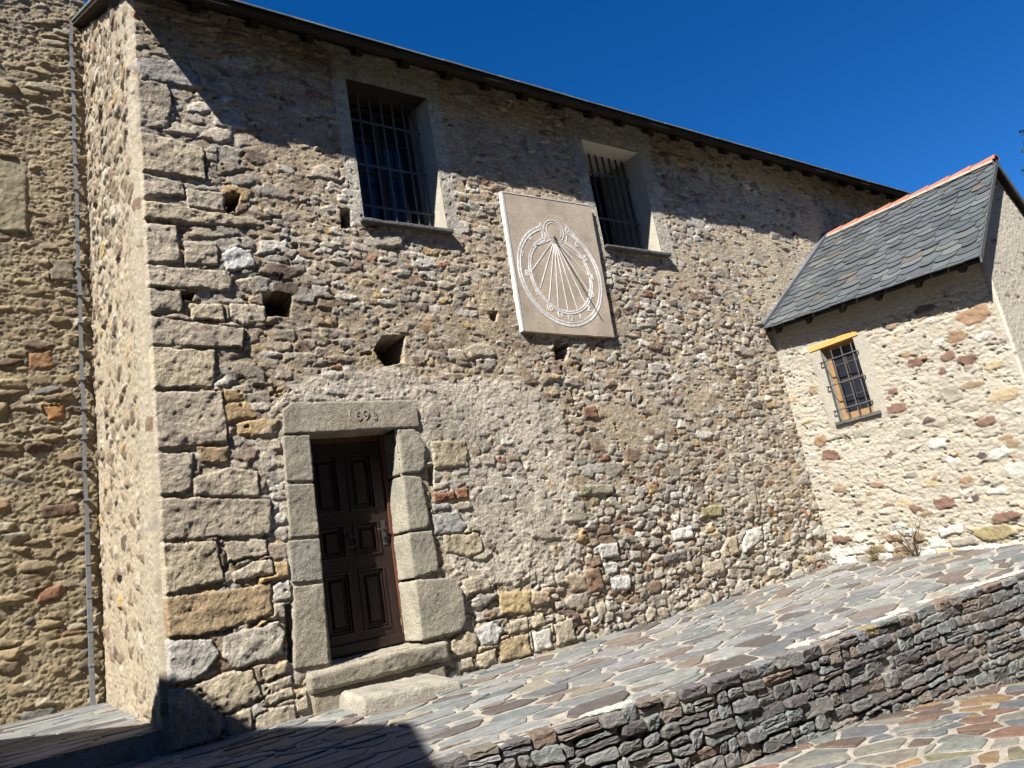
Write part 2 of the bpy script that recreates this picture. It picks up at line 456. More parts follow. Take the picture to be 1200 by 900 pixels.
QU = dict(
 q0=[(1.02,5.55),(1.50,5.63),(1.62,5.37),(1.08,5.32)], q1=[(1.0,5.31),(1.30,5.33),(1.33,5.18),(1.28,4.88),(1.0,4.82)],
 q2=[(1.0,4.79),(1.58,4.74),(1.57,4.40),(1.0,4.39)], q3=[(1.0,4.37),(1.37,4.33),(1.38,4.20),(1.0,4.14)],
 q3b=[(1.40,4.27),(1.72,4.29),(1.72,4.10),(1.40,4.10)], q4=[(1.0,4.11),(1.46,4.09),(2.06,4.06),(2.06,4.00),(1.49,3.94),(1.0,3.94)],
 q5=[(1.0,3.90),(1.29,3.90),(1.32,3.55),(1.0,3.52)], q5b=[(1.35,3.76),(1.63,3.77),(1.63,3.55),(1.34,3.54)],
 qw=[(1.66,3.67),(1.78,3.75),(1.93,3.72),(1.95,3.58),(1.70,3.50)], q6=[(1.0,3.50),(1.72,3.50),(1.72,3.31),(1.0,3.31)],
 q7=[(1.0,3.29),(1.31,3.28),(1.30,3.09),(1.0,3.07)], q7b=[(1.36,3.17),(1.64,3.19),(1.65,3.03),(1.37,3.02)],
 q7c=[(1.69,3.20),(2.01,3.19),(2.00,3.05),(1.79,2.99),(1.69,3.07)], q8=[(1.0,3.04),(1.80,2.96),(1.77,2.77),(1.0,2.79)],
 q9=[(1.0,2.77),(1.54,2.74),(1.50,2.42),(1.0,2.42)], q10=[(1.0,2.39),(1.58,2.38),(1.59,1.93),(1.0,1.91)],
 q11=[(1.0,1.88),(1.31,1.86),(1.28,1.57),(1.21,1.53),(1.0,1.55)], q12=[(1.34,1.91),(1.59,1.89),(1.58,1.76),(1.36,1.78)],
 q12b=[(1.30,1.66),(1.58,1.72),(1.81,1.67),(1.81,1.45),(1.30,1.51)], q13=[(1.0,1.51),(1.32,1.49),(1.90,1.42),(1.87,1.13),(1.0,1.19)],
 q14=[(1.0,1.16),(1.44,1.13),(1.47,0.82),(1.0,0.77)], q14b=[(1.50,1.11),(1.83,1.10),(1.84,0.97),(1.52,0.96)],
 q14c=[(1.54,0.86),(1.72,0.93),(1.86,0.93),(1.87,0.81),(1.55,0.79)], q15=[(1.0,0.74),(1.84,0.74),(1.83,0.48),(1.25,0.43),(1.0,0.47)],
 q16=[(1.0,0.45),(1.36,0.39),(1.40,0.26),(1.22,0.11),(1.0,0.12)], q17=[(1.44,0.40),(1.88,0.43),(1.91,0.34),(1.89,0.18),(1.52,0.13),(1.42,0.24)],
 q18=[(1.22,0.08),(1.44,0.12),(1.63,0.11),(1.69,-0.12),(1.42,-0.17)], q19=[(1.0,0.09),(1.17,0.07),(1.37,-0.17),(1.37,-0.33),(1.0,-0.33)],
 q20=[(1.63,-0.25),(1.76,-0.21),(1.93,-0.22),(1.96,-0.40),(1.65,-0.40)], q21=[(1.42,-.19),(1.6,-.17),(1.6,-.36),(1.42,-.36)],
 q22=[(1.73,-.03),(1.94,.0),(1.95,-.07),(1.76,-.1)], q23=[(1.72,-.12),(1.93,-.09),(1.95,-.16),(1.74,-.18)], q24=[(1.71,.08),(1.92,.12),(1.9,.03),(1.72,.0)],
 s1=[(3.51,1.85),(3.92,1.84),(3.90,1.57),(3.50,1.58)], s2=[(3.41,1.14),(3.70,1.14),(3.77,0.98),(3.71,0.93),(3.41,0.95)],
 s3=[(5.28,1.26),(5.78,1.24),(5.75,1.13),(5.26,1.15)], s4=[(7.15,0.84),(7.54,0.82),(7.50,0.69),(7.11,0.72)],
 s5=[(4.01,0.32),(4.40,0.27),(4.35,0.06),(4.00,0.11)], s6=[(3.40,-0.02),(3.60,0.04),(3.71,-0.04),(3.66,-0.18),(3.43,-0.17)],
 s7=[(3.92,-0.13),(4.28,-0.12),(4.27,-0.32),(3.92,-0.32)], s8=[(3.69,0.02),(3.89,0.07),(4.00,-0.04),(3.90,-0.15),(3.73,-0.13)],
 s9=[(3.50,0.93),(3.90,0.91),(3.92,0.73),(3.72,0.70),(3.50,0.77)], s10=[(3.63,0.49),(3.91,0.50),(3.95,0.36),(3.66,0.35)],
 s11=[(3.46,1.33),(3.68,1.35),(3.68,1.25),(3.47,1.24)], s12=[(5.39,0.59),(5.65,0.59),(5.66,0.44),(5.40,0.45)],
 s13=[(7.74,0.34),(7.9,.46),(8.20,0.48),(8.16,0.32),(7.73,0.20)], s14=[(3.71,1.36),(3.85,1.35),(3.84,1.26),(3.71,1.25)],
 s15=[(3.44,1.23),(3.62,1.22),(3.62,1.17),(3.44,1.17)], s16=[(3.66,1.22),(3.86,1.23),(3.88,1.15),(3.7,1.15)],
 s17=[(3.42,-.2),(3.62,-.21),(3.62,-.31),(3.44,-.31)], s18=[(3.66,-.2),(3.88,-.18),(3.88,-.31),(3.68,-.33)],
 s19=[(4.32,-.13),(4.55,-.12),(4.55,-.31),(4.33,-.31)], s20=[(4.05,.02),(4.3,.03),(4.3,-.09),(4.06,-.09)], s21=[(4.34,.02),(4.5,.03),(4.52,-.09),(4.35,-.09)],
 s22=[(4.6,-.1),(4.85,-.08),(4.86,-.29),(4.62,-.31)], s23=[(5.4,.40),(5.62,.38),(5.6,.27),(5.42,.27)], s24=[(5.45,.23),(5.75,.22),(5.72,.08),(5.48,.08)],
 s25=[(5.12,.35),(5.34,.38),(5.36,.14),(5.14,.12)], s26=[(6.55,.62),(6.9,.63),(6.9,.5),(6.56,.49)], s27=[(7.45,.4),(7.66,.42),(7.64,.22),(7.5,.2)],
 s28=[(6.3,.36),(6.7,.38),(6.7,.27),(6.32,.27)], s29=[(6.95,.18),(7.3,.19),(7.32,.02),(6.97,.0)], s30=[(5.55,2.15),(5.75,2.17),(5.76,2.02),(5.56,2.02)],
)
BROWN = {'q15': (.30, .225, .14), 'q12': (.33, .24, .145), 's5': (.40, .31, .17), 's7': (.36, .28, .17), 's4': (.27, .23, .13), 's3': (.23, .215, .15),
         'qw': (.46, .46, .445), 's2': (.36, .36, .34), 's11': (.20, .10, .06), 's14': (.23, .11, .06), 's12': (.52, .50, .46), 's13': (.52, .50, .45),
         's9': (.40, .34, .24), 'q0': (.29, .275, .25), 'q16': (.31, .29, .26), 'q17': (.37, .34, .28), 's1': (.37, .32, .225), 's25': (.2, .13, .09), 's23': (.5, .49, .46),
         's24': (.46, .45, .43), 's26': (.5, .48, .44), 's8': (.36, .355, .34), 's28': (.17, .15, .14), 's15': (.2, .2, .2), 's19': (.42, .4, .36), 's30': (.2, .11, .08)}
BLK = dict(
 L1=[(2.05,1.97),(2.30,1.97),(2.29,1.55),(2.04,1.56)], L2=[(2.04,1.54),(2.29,1.53),(2.29,1.07),(2.03,1.08)],
 L3=[(2.01,1.06),(2.29,1.05),(2.28,0.69),(2.01,0.71)], L4=[(2.02,0.68),(2.28,0.67),(2.26,0.01),(1.96,0.03)],
 R1=[(3.16,1.985),(3.35,1.98),(3.44,1.82),(3.40,1.60),(3.33,1.55),(3.15,1.55)], R2=[(3.15,1.535),(3.34,1.51),(3.37,1.2),(3.36,1.05),(3.31,1.015),(3.13,1.01)],
 R3=[(3.13,0.995),(3.38,0.99),(3.40,0.8),(3.39,0.61),(3.12,0.58)], R4=[(3.12,0.565),(3.50,0.53),(3.60,0.40),(3.60,0.12),(3.52,0.04),(3.11,0.03)],
 LI=[(2.07,2.20),(2.16,2.27),(3.33,2.27),(3.41,2.19),(3.40,2.0),(3.16,1.995),(2.30,1.985),(2.06,1.985)], TH=[(2.06,0.0),(2.5,.02),(3.3,0.02),(3.38,-.03),(3.36,-0.18),(2.06,-0.34)])
HOLES_PUT = [[(1.99,3.32),(2.26,3.33),(2.25,3.10),(2.02,3.09)], [(3.14,2.94),(3.39,2.95),(3.33,2.67),(3.13,2.63),(3.03,2.79)],
             [(5.30,2.93),(5.52,2.94),(5.46,2.75),(5.29,2.73)], [(1.74,4.29),(1.87,4.30),(1.82,4.11),(1.74,4.10)],
             [(2.86,4.31),(2.97,4.30),(2.97,4.09),(2.85,4.09)], [(1.30,3.28),(1.42,3.29),(1.38,3.20),(1.31,3.21)], [(4.48,3.27),(4.58,3.28),(4.56,3.17),(4.48,3.18)],
             [(3.44,1.62),(3.5,1.62),(3.49,1.40),(3.44,1.42)], [(1.93,.55),(1.99,.55),(1.98,.05),(1.93,.1)]]
MORT_A = [(3.42,2.42),(4.18,2.52),(4.74,2.50),(5.26,2.14),(5.2,1.36),(5.16,0.62),(5.16,0.27),(4.59,0.30),(3.9,0.42),(3.55,0.60),(3.42,1.50)]
MORT_B = [(1.84,1.95),(2.0,2.24),(2.4,2.55),(3.2,2.62),(3.5,2.5),(3.42,2.22),(2.02,2.22),(2.02,1.0),(1.92,0.60),(1.82,0.80)]

def rubble(U, V, layers, M0, mamp, crumb, seed, p=3.0, jx=.42, jy=.34, sharp=.055):
    """layers: (su, sv, probability fn(cu,cv), height range, palette, tilt). Returns h, col, stone mask"""
    wu = U + .02 * (fbm(U * 9, V * 9, seed + 1) - .5) * 2; wv = V + .016 * (fbm(U * 9 + 40, V * 9, seed + 2) - .5) * 2
    wu = wu + .006 * (vn(U * 38, V * 38, seed + 3) - .5) * 2; wv = wv + .006 * (vn(U * 38 + 9, V * 38, seed + 4) - .5) * 2
    hs = np.full(U.shape, -1., np.float32); col = np.zeros(U.shape + (3,), np.float32)
    fac = (np.abs(fbm(U * 11, V * 14, seed + 5, 4) - .5) * 2 - .25) * .8
    for li, (su, sv, pf, (h0, h1), pal, tilt) in enumerate(layers):
        c = cells(wu, wv, su, sv, seed + 100 * (li + 1), p=p, jx=jx, jy=jy)
        on = rnd(c, 1) < pf(c['cu'], c['cv'])
        r = min(su, sv)
        hh = h0 + (h1 - h0) * rnd(c, 2)
        e = c['e'] - .004
        prof = 1 - np.exp(-np.maximum(e, 0) / (r * sharp))
        s = hh * prof - (e < .012) * .0 + ((rnd(c, 3) - .5) * c['du'] + (rnd(c, 4) - .5) * 1.4 * c['dv']) * tilt * prof + fac * .022 * prof
        s = np.where(e > 0, s, -.02)
        pc = palette(rnd(c, 5), pal) * (.82 + .36 * rnd(c, 6))[..., None]
        m = on & (s > hs)
        hs = np.where(m, s, hs); col[m] = pc[m]
    pb = cells(wu, wv, .040, .030, seed + 900, p=2.0, jx=.45, jy=.45)
    peb = crumb * 1.5 * (rnd(pb, 2) - .35) * (1 - np.exp(-np.maximum(pb['e'], 0) / .004)) - crumb * .3
    M = M0 + peb + mamp * (fbm(U * 5, V * 6, seed + 7, 3) - .5) * 2 + crumb * .8 * (fbm(U * 30, V * 34, seed + 8, 3) - .5) * 2 \
        + crumb * .5 * (1 - np.abs(vn(U * 48, V * 55, seed + 9) * 2 - 1) - .5)
    return hs, col, M

def combine(hs, scol, M, mcol):
    t = ss(-.0015, .0015, hs - M)[..., None]
    h = np.maximum(hs, M)
    return h, scol * t + mcol * (1 - t)

def place_polys(U, V, h, col, items, seed, warp=.018, rec=True):
    for k, (poly, cc, Hh, rr) in enumerate(items):
        P = np.array(poly); a, b = P.min(0) - .06, P.max(0) + .06
        m = (U > a[0]) & (U < b[0]) & (V > a[1]) & (V < b[1])
        if not m.any(): continue
        u, v = U[m], V[m]
        wu = u + warp * (fbm(u * 12, v * 12, seed + k, 4) - .5) * 2; wv = v + warp * (fbm(u * 12 + 7, v * 12, seed + k + 1, 4) - .5) * 2
        d = sdf(wu, wv, poly)
        tl = (H(np.array(k), np.array(1), seed) - .5) * .05; tv = (H(np.array(k), np.array(2), seed) - .5) * .08
        c = P.mean(0)
        s = Hh + tl * (u - c[0]) + tv * (v - c[1]) + .017 * (fbm(u * 12, v * 13, seed + 3 + k, 5) - .5) * 2 - rr * np.exp(-np.maximum(d, 0) / (rr * .55))
        hb, cb = h[m], col[m]
        joint = (d <= 0) & (d > -.012) & rec
        hb = np.where(joint, np.minimum(hb, Hh - .046 + .05 * fbm(u * 5, v * 5, seed + 9)), hb)
        ins = d > 0
        hb = np.where(ins, s, hb)
        pc = np.array(cc) * (.86 + .28 * fbm(u * 5, v * 5, seed + 5 + k, 3))[..., None]
        cb = np.where(ins[..., None], pc, cb)
        h[m] = hb; col[m] = cb

def main_wall(U, V):
    big = lambda cu, cv: .75 * ss(2.6, 1.7, cu) + .10 + .25 * ss(.5, .1, cv) * ss(3.2, 3.4, cu)
    mid = lambda cu, cv: .80 + .2 * ss(.6, .0, cv) + .0 * cu
    flat = lambda cu, cv: .55 * ss(2.2, 3.2, cv + .6 * ss(4, 2, cu)) * ss(8, 6, cu) + .06
    small = lambda cu, cv: .80 + 0 * cu
    inA = sdf(U + .10 * (fbm(U * 5, V * 5, 901) - .5) * 2, V + .10 * (fbm(U * 5, V * 5, 902) - .5) * 2, MORT_A)
    inB = sdf(U + .07 * (fbm(U * 6, V * 6, 903) - .5) * 2, V + .07 * (fbm(U * 6, V * 6, 904) - .5) * 2, MORT_B)
    mA = ss(-.03, .03, np.maximum(inA, inB))
    right = ss(8.3, 9.6, U) * ss(1.2, 2.6, V)
    patch = fbm(U * 1.3, V * 1.3, 905, 3)
    rub = ss(1.6, .2, V + .5 * (patch - .5) * 2) * ss(4.6, 5.4, U)        # open rubble at the lower right
    low_ = ss(.42, .1, V + (patch - .5) * .3) * ss(3.3, 3.5, U)
    sandy = ss(1.0, 2.4, V + .8 * (patch - .5)) * ss(7.2, 5.0, U)
    M0 = .016 + .014 * mA + .008 * right - .016 * np.maximum(rub, low_) + .026 * (patch - .5) * 2 + .006 * sandy
    # upper storey has flatter, more buried stone
    M0 = M0 + .004 * ss(3.5, 5, V) - .012 * ss(2.2, 1.6, U)
    hs, sc, M = rubble(U, V, [(.168, .098, mid, (.016, .046), P_MAIN, .38), (.105, .064, small, (.012, .036), P_MAIN, .4),
                              (.235, .078, flat, (.016, .048), P_MAIN, .35),
                              (.31, .15, big, (.03, .062), P_MAIN, .22)], M0, .009 + .007 * mA, .0085, 40, 4.6, .44, .40, .04)
    mc = np.array((.335, .27, .19), np.float32) * np.ones_like(sc)
    warm = fbm(U * .9 + 5, V * .9, 906, 3)[..., None]
    mc = mc * (.8 + .4 * warm)
    grey = ss(5.0, 6.5, U)[..., None] * .45
    mc = mc * (1 - grey) + np.array((.37, .315, .235)) * grey
    mc = mc * (1 - mA[..., None]) + np.array((.43, .385, .315)) * mA[..., None]
    mc = mc * (1 - right[..., None] * .8) + np.array((.45, .39, .29)) * right[..., None] * .8
    mc = mc * (.86 + .28 * fbm(U * 14, V * 14, 907, 3))[..., None]
    sc = sc * (.80 + .4 * fbm(U * 18, V * 18, 908, 4))[..., None]
    dust = (.12 - .06 * ss(4.6, 5.6, U) + (.28 - .14 * ss(5, 6, U) + .25 * sandy) * ss(.35, .7, fbm(U * 7, V * 7, 909)))[..., None]; sc = sc * (1 - dust) + mc * dust
    h, col = combine(hs, sc, M, mc)
    h = .024 + (h - .024) * (.61 - .07 * ss(5, 6.5, U) + .28 * ss(1.3, .3, V))
    pit = ss(.74, .82, fbm(U * 11, V * 16, 931, 3)); h = h - .035 * pit * (1 - .6 * mA)
    # plastered bands beside the windows
    for (a, b, c, d) in [(2.95, 3.12, 4.14, 6.3), (4.09, 4.27, 4.2, 6.3), (6.24, 6.46, 4.2, 6.3), (7.48, 7.78, 4.15, 6.3), (3.1, 4.1, 5.88, 6.3), (6.4, 7.5, 5.85, 6.3)]:
        wv_ = .05 * (fbm(U * 9, V * 9, 910) - .5) * 2
        k = ss(-.012, .012, np.minimum(np.minimum(U + wv_ * .6 - a, b - U + wv_ * .6), np.minimum(V - c + wv_, d - V)))
        lump = .030 + .006 * (fbm(U * 12, V * 12, 911, 3) - .5) * 2 - .008 * ss(.6, .75, fbm(U * 20, V * 20, 912))
        h = h * (1 - k) + lump * k
        col = col * (1 - k[..., None]) + np.array((.385, .36, .30)) * (.9 + .2 * fbm(U * 6, V * 6, 913))[..., None] * k[..., None]
    items = []
    for i, (k, p) in enumerate(QU.items()):
        c = BROWN.get(k, P_GRAN[i % 3][1]); f = .9 + .2 * random.random()
        items.append((p, tuple(x * f for x in c), .052 if k[0] == 'q' else .046, .010 if k[0] == 'q' else .014))
    place_polys(U, V, h, col, items, 300)
    for k, p in BLK.items():
        d = sdf(U, V, p); m = d > -.02; h[m] = np.minimum(h[m], .030); col[m] = np.array((.40, .36, .30))
    for i, p in enumerate(HOLES_PUT):
        P = np.array(p); a, b = P.min(0) - .08, P.max(0) + .08
        m = (U > a[0]) & (U < b[0]) & (V > a[1]) & (V < b[1]); u, v = U[m], V[m]
        d = sdf(u + .016 * (fbm(u * 18, v * 18, 777 + i) - .5) * 2, v + .016 * (fbm(u * 18 + 3, v * 18, 778 + i) - .5) * 2, p)
        hb = h[m]; h[m] = hb - ss(-.004, .012, d) * (.5 if i < 6 else .1)
    h = h + .02 * (fbm(U * .8, V * .8, 920, 2) - .5)
    stain = (.84 + .32 * fbm(U * 1.1, V * .7, 941, 4)) * (1 - .22 * ss(.60, .72, fbm(U * 3.2, V * 2.0, 942, 4)))
    col = col * stain[..., None]
    near = ss(1.03, 1.055, U); h = h * near + .0 * (1 - near)
    h = np.where((V > 6.2), np.minimum(h, .03), h)
    for (a, b, c, d) in WH: h = np.where((U > a - .02) & (U < b + .02) & (V > c - .02) & (V < d + .02), np.minimum(h, .032), h)
    return h, col

# ------------------------------------------------------------------ main stone building
MB = empty('stone_building', (1.03, 0, -.35))
tag(MB, 'long grey brown rubble stone building with sundial, barred windows and granite door surround', 'building')
us = [1.03]; x = 1.03
while x < 15.5:
    x += max(.0068, .8 * (40.3 + x * x) / 4673); us.append(x)
us = snap(us, [2.28, 3.14, 3.11, 4.10, 6.44, 7.50])
vs = snap(np.arange(-.45, 6.32, .0095), [0.0, 1.99, 4.20, 5.90, 4.29, 5.86])
WH = [(2.28, 3.14, 0.0, 1.99), (3.11, 4.10, 4.20, 5.90), (6.44, 7.50, 4.29, 5.86)]
sheet('front_wall', us, vs, main_wall, lambda U, V, h: (U, -h, V), M_wall, MB, holes=WH)

def side_wall(U, V):              # u = y (0..3.8) , left return
    near = ss(.75, .15, U + .25 * (fbm(U * 2, V * 2, 51) - .5) * 2)
    M0 = .022 + .018 * near - .010 * ss(3.2, 5.5, V) + .006 * ss(2.5, .5, V)
    pr = lambda cu, cv: .72 + 0 * cu
    pal = [(.3, (.36, .30, .22)), (.5, (.28, .22, .15)), (.7, (.22, .16, .11)), (.85, (.42, .37, .30)), (.95, (.17, .12, .09)), (1.01, (.40, .29, .14))]
    hs, sc, M = rubble(U, V, [(.30, .13, pr, (.012, .05), pal, .25), (.13, .07, pr, (.005, .038), pal, .3)], M0, .007, .008, 60)
    mc = np.array((.41, .345, .245), np.float32) * (.85 + .3 * fbm(U * 2, V * 2, 61))[..., None]
    mc = mc * (1 - near[..., None] * .5) + np.array((.41, .37, .29)) * near[..., None] * .5
    h, col = combine(hs, sc, M, mc)
    return h * ss(0, .03, U), col
sheet('side_wall', np.concatenate([np.arange(0, .4, .012), np.arange(.4, 3.9, .022)]), np.arange(-.45, 9.0, .012), side_wall,
      lambda U, V, h: (1.03 - h, U, V), M_wall_soft, MB, keep=lambda U, V: V < 6.26 + (U) * .675)

# core behind the faces, closes the body
bm = bmesh.new(); box(bm, 1.10, 15.6, .75, 6.5, -.5, 6.5)
prism(bm, [(1.10, .75, 6.5), (1.10, 6.5, 6.5), (1.10, 6.5, 10.2)], [(15.6, .75, 6.5), (15.6, 6.5, 6.5), (15.6, 6.5, 10.2)])
box(bm, 8.0, 15.6, .1, .75, -.5, 6.2); box(bm, 2.0, 8.0, .35, .75, -.5, -.2)
world_obj('wall_core', bm, M_core, MB)

# roof: eave at y=-.45, rises 34 deg
tn = math.tan(math.radians(34.0))
XE0, XE1 = .90, 16.0
bm = bmesh.new()
def rz(y): return 6.045 + (y + .45) * tn
prism(bm, [(XE0, -.44, rz(-.44) + .0), (XE0, 6.8, rz(6.8)), (XE0, 6.8, rz(6.8) + .05), (XE0, -.44, rz(-.44) + .05)],
      [(XE1, -.44, rz(-.44)), (XE1, 6.8, rz(6.8)), (XE1, 6.8, rz(6.8) + .05), (XE1, -.44, rz(-.44) + .05)])
ROOF = world_obj('roof', bm, M_oldwoodx, MB)
# slate covering: eave course plus courses above
bm = bmesh.new(); lay = bm.verts.layers.float_color.new('Col')
for r in range(26):
    y0 = -.47 + r * .26; x = XE0 - .02 - random.random() * .2
    while x < XE1:
        wd = random.uniform(.22, .36); dy = random.uniform(-.012, .012)
        y1 = y0 + .4; zb = .062 + .012; col = pick(random, [(.5, (.17, .19, .18)), (.3, (.22, .23, .21)), (.2, (.13, .15, .15))])
        A = [Vector((max(x, XE0 - .02), y0 + dy, rz(y0 + dy) + zb + .012)), Vector((x + wd - .006, y0 + dy, rz(y0 + dy) + zb + .012)), Vector((x + wd - .006, y1, rz(y1) + .055)), Vector((max(x, XE0 - .02), y1, rz(y1) + .055))]
        n0 = len(bm.verts)
        a = [bm.verts.new(p) for p in A]; b = [bm.verts.new(p - Vector((0, 0, .016))) for p in A]
        for q in a + b: q[lay] = (*col, 1)
        bm.faces.new(a); bm.faces.new(b[::-1])
        for i in range(4): bm.faces.new((a[i], b[i], b[(i + 1) % 4], a[(i + 1) % 4]))
        x += wd
bmesh.ops.recalc_face_normals(bm, faces=bm.faces)
world_obj('slate_covering', bm, M_roofslate, MB)
# rafter tails under the eave
first = None
for k in range(27):
    x = XE0 + .12 + k * .56
    if first is None:
        bm = bmesh.new(); yb = 1.0
        prism(bm, [(-.045, -.17, rz(-.17) - .005), (-.045, yb, rz(yb) - .005), (-.045, yb, rz(yb) - .12), (-.045, -.14, rz(-.17) - .075)],
              [(.045, -.17, rz(-.17) - .005), (.045, yb, rz(yb) - .005), (.045, yb, rz(yb) - .12), (.045, -.14, rz(-.17) - .075)])
        first = world_obj('rafter', bm, M_oldwood, MB); o = first
    else:
        o = first.copy(); COL.objects.link(o)
    o.location = (x, 0, 0)

# windows of the main building ------------------------------------------------
def big_window(x0, x1, z0, z1, splay, depth, soffit_mat, wide, name='window'):
    win = empty(name, ((x0 + x1) / 2, 0, z0)); par(win, MB)
    bm = bmesh.new()
    f0 = -.032; xb0, xb1 = x0 + wide, x1 - splay
    def quad(*p): bm.faces.new([bm.verts.new(q) for q in p])
    quad((x0, f0, z0), (xb0, depth, z0), (xb0, depth, z1), (x0, f0, z1))
    quad((x1, f0, z0), (x1, f0, z1), (xb1, depth, z1), (xb1, depth, z0))
    quad((x0, f0, z0), (x1, f0, z0), (xb1, depth, z0), (xb0, depth, z0))
    # outer return so the reveal reads as a solid band edge
    world_obj('reveal', bm, M_plaster, win)
    bm = bmesh.new(); quad((x0, f0, z1), (x1, f0, z1), (xb1, depth, z1 - .002), (xb0, depth, z1 - .002))
    world_obj('soffit', bm, soffit_mat, win)
    return win, xb0, xb1

def grille(win, x0, x1, z0, z1, y, n, hz, mat, r=.009):
    g = par(empty('grille', ((x0 + x1) / 2, y, z0)), win)
    for k in range(n):
        x = x0 + (x1 - x0) * (k + .5) / n
        bm = bmesh.new(); box(bm, x - r, x + r, y - r, y + r, z0, z1)
        world_obj('vertical_bar', bm, mat, g)
    for z in hz:
        bm = bmesh.new(); box(bm, x0, x1, y - r * 1.7, y - r * 1.0, z - .014, z + .014)
        world_obj('cross_bar', bm, M_irongrey, g)
    return g

def casement(win, x0, x1, z0, z1, y, cols, rows, mat):
    f = par(empty('casement', ((x0 + x1) / 2, y, z0)), win)
    bm = bmesh.new(); t = .055
    box(bm, x0, x0 + t, y, y + .05, z0, z1); box(bm, x1 - t, x1, y, y + .05, z0, z1)
    box(bm, x0 + t, x1 - t, y, y + .05, z0, z0 + t * 1.3); box(bm, x0 + t, x1 - t, y, y + .05, z1 - t, z1)
    xm = (x0 + x1) / 2; box(bm, xm - .04, xm + .04, y - .008, y + .045, z0 + t * 1.3, z1 - t)
    world_obj('frame', bm, mat, f)
    for r in range(1, rows):
        z = z0 + (z1 - z0) * r / rows
        for p, q in ((x0 + t, xm - .04), (xm + .04, x1 - t)):
            bm = bmesh.new(); box(bm, p, q, y + .008, y + .04, z - .014, z + .014); world_obj('glazing_bar', bm, mat, f)
    for a, b in ((x0 + t, xm - .04), (xm + .04, x1 - t)):
        bm = bmesh.new(); box(bm, a, b, y + .022, y + .028, z0 + t, z1 - t); world_obj('pane', bm, M_glass, f)

w1, a, b = big_window(3.11, 4.10, 4.20, 5.90, .06, .36, M_oldwoodx, .0)
tag(w1, 'left barred window with dark glass and timber lintel')
casement(w1, a, b, 4.22, 5.86, .34, 2, 4, M_winwood)
grille(w1, 3.12, 4.08, 4.22, 5.89, .18, 7, (4.50, 5.0, 5.55), M_barpaint, .009)
w2, a, b = big_window(6.44, 7.50, 4.29, 5.86, .10, .72, M_white, .0)
tag(w2, 'right barred window with white soffit and dark grille')
casement(w2, a, b, 4.31, 5.84, .66, 2, 3, M_winwood)
grille(w2, 6.46, 7.46, 4.31, 5.85, .22, 8, (4.85, 5.55), M_iron, .011)

def rough_block(name, front, back, y0, y1, mat, parent, voxel=.014, bev=.018, amp=.004, seed=0, color=(.33, .31, .26), low=.006):
    """roughly dressed block between a front outline (x,z) at y0 and a back outline at y1"""
    bm = bmesh.new()
    prism(bm, [(x, y0, z) for x, z in front], [(x, y1, z) for x, z in back])
    bmesh.ops.bevel(bm, geom=bm.edges[:], offset=bev, segments=2, affect='EDGES', profile=.5)
    return finish_block(name, bm, mat, parent, voxel, amp, seed, color, low)

def finish_block(name, bm, mat, parent, voxel=.014, amp=.004, seed=0, color=(.33, .31, .26), low=.006):
    bmesh.ops.recalc_face_normals(bm, faces=bm.faces)
    me = bpy.data.meshes.new('tmp'); bm.to_mesh(me); bm.free()
    o = bpy.data.objects.new('tmp', me); COL.objects.link(o)
    md = o.modifiers.new('r', 'REMESH'); md.mode = 'VOXEL'; md.voxel_size = voxel
    dg = bpy.context.evaluated_depsgraph_get()
    nm = bpy.data.meshes.new_from_object(o.evaluated_get(dg))
    bpy.data.objects.remove(o)
    n = len(nm.vertices); co = np.zeros(n * 3, np.float32); nm.vertices.foreach_get('co', co); co = co.reshape(-1, 3)
    no = np.zeros(n * 3, np.float32); nm.vertex_normals.foreach_get('vector', no); no = no.reshape(-1, 3)
    d = np.array([amp * (mnoise.noise(Vector(c) * 28) + .6 * mnoise.noise(Vector(c) * 70)) + low * mnoise.noise(Vector(c) * 7 + Vector((seed, 0, 0))) for c in co])
    co = co + no * d[:, None]; nm.vertices.foreach_set('co', co.ravel().astype(np.float32))
    cc = np.ones((n, 4), np.float32)
    t = np.array([mnoise.noise(Vector(c) * 5 + Vector((9, seed, 0))) for c in co])
    cc[:, :3] = np.array(color) * (1 + .16 * t)[:, None]
    at = nm.color_attributes.new('Col', 'FLOAT_COLOR', 'POINT'); at.data.foreach_set('color', cc.ravel())
    nm.polygons.foreach_set('use_smooth', [True] * len(nm.polygons)); nm.update(); nm.name = name
    return link(name, nm, mat, parent)

# slate sills and small things under the big windows
SLC = (.115, .115, .11)
for x0, x1, z, wn in ((3.05, 4.14, 4.205, w1), (6.42, 7.62, 4.295, w2)):
    rough_block('sill', [(x0, z - .045), (x1, z - .05), (x1, z), (x0, z)], [(x0 + .06, z - .045), (x1 - .06, z - .05), (x1 - .06, z), (x0 + .06, z)], -.10, .34, M_ret, wn, .012, .006, .003, 3, SLC)

# door surround ------------------------------------------------------------------
DS = par(empty('door_surround', (2.7, 0, 0)), MB)
gcol = [(.36, .33, .265), (.345, .315, .25), (.35, .335, .285), (.36, .325, .255)]
for i, k in enumerate(('L1', 'L2', 'L3', 'L4')):
    f = BLK[k]; rough_block('jamb_stone', f, f, -.048, .30, M_granite, DS, .012, .008, .005, i, gcol[i])
# right jambs are splayed: the reveal leans inwards
for i, k in enumerate(('R1', 'R2', 'R3', 'R4')):
    f = BLK[k]; bk = [(x - .05 if x < 3.2 else x, z) for x, z in f]
    rough_block('jamb_stone', f, bk, -.055 - (.02 if k == 'R4' else 0), .30, M_granite, DS, .012, .015, .005, 10 + i, (.36, .335, .265))
rough_block('lintel', BLK['LI'], BLK['LI'], -.05, .30, M_granite, DS, .012, .009, .004, 21, (.375, .335, .265))
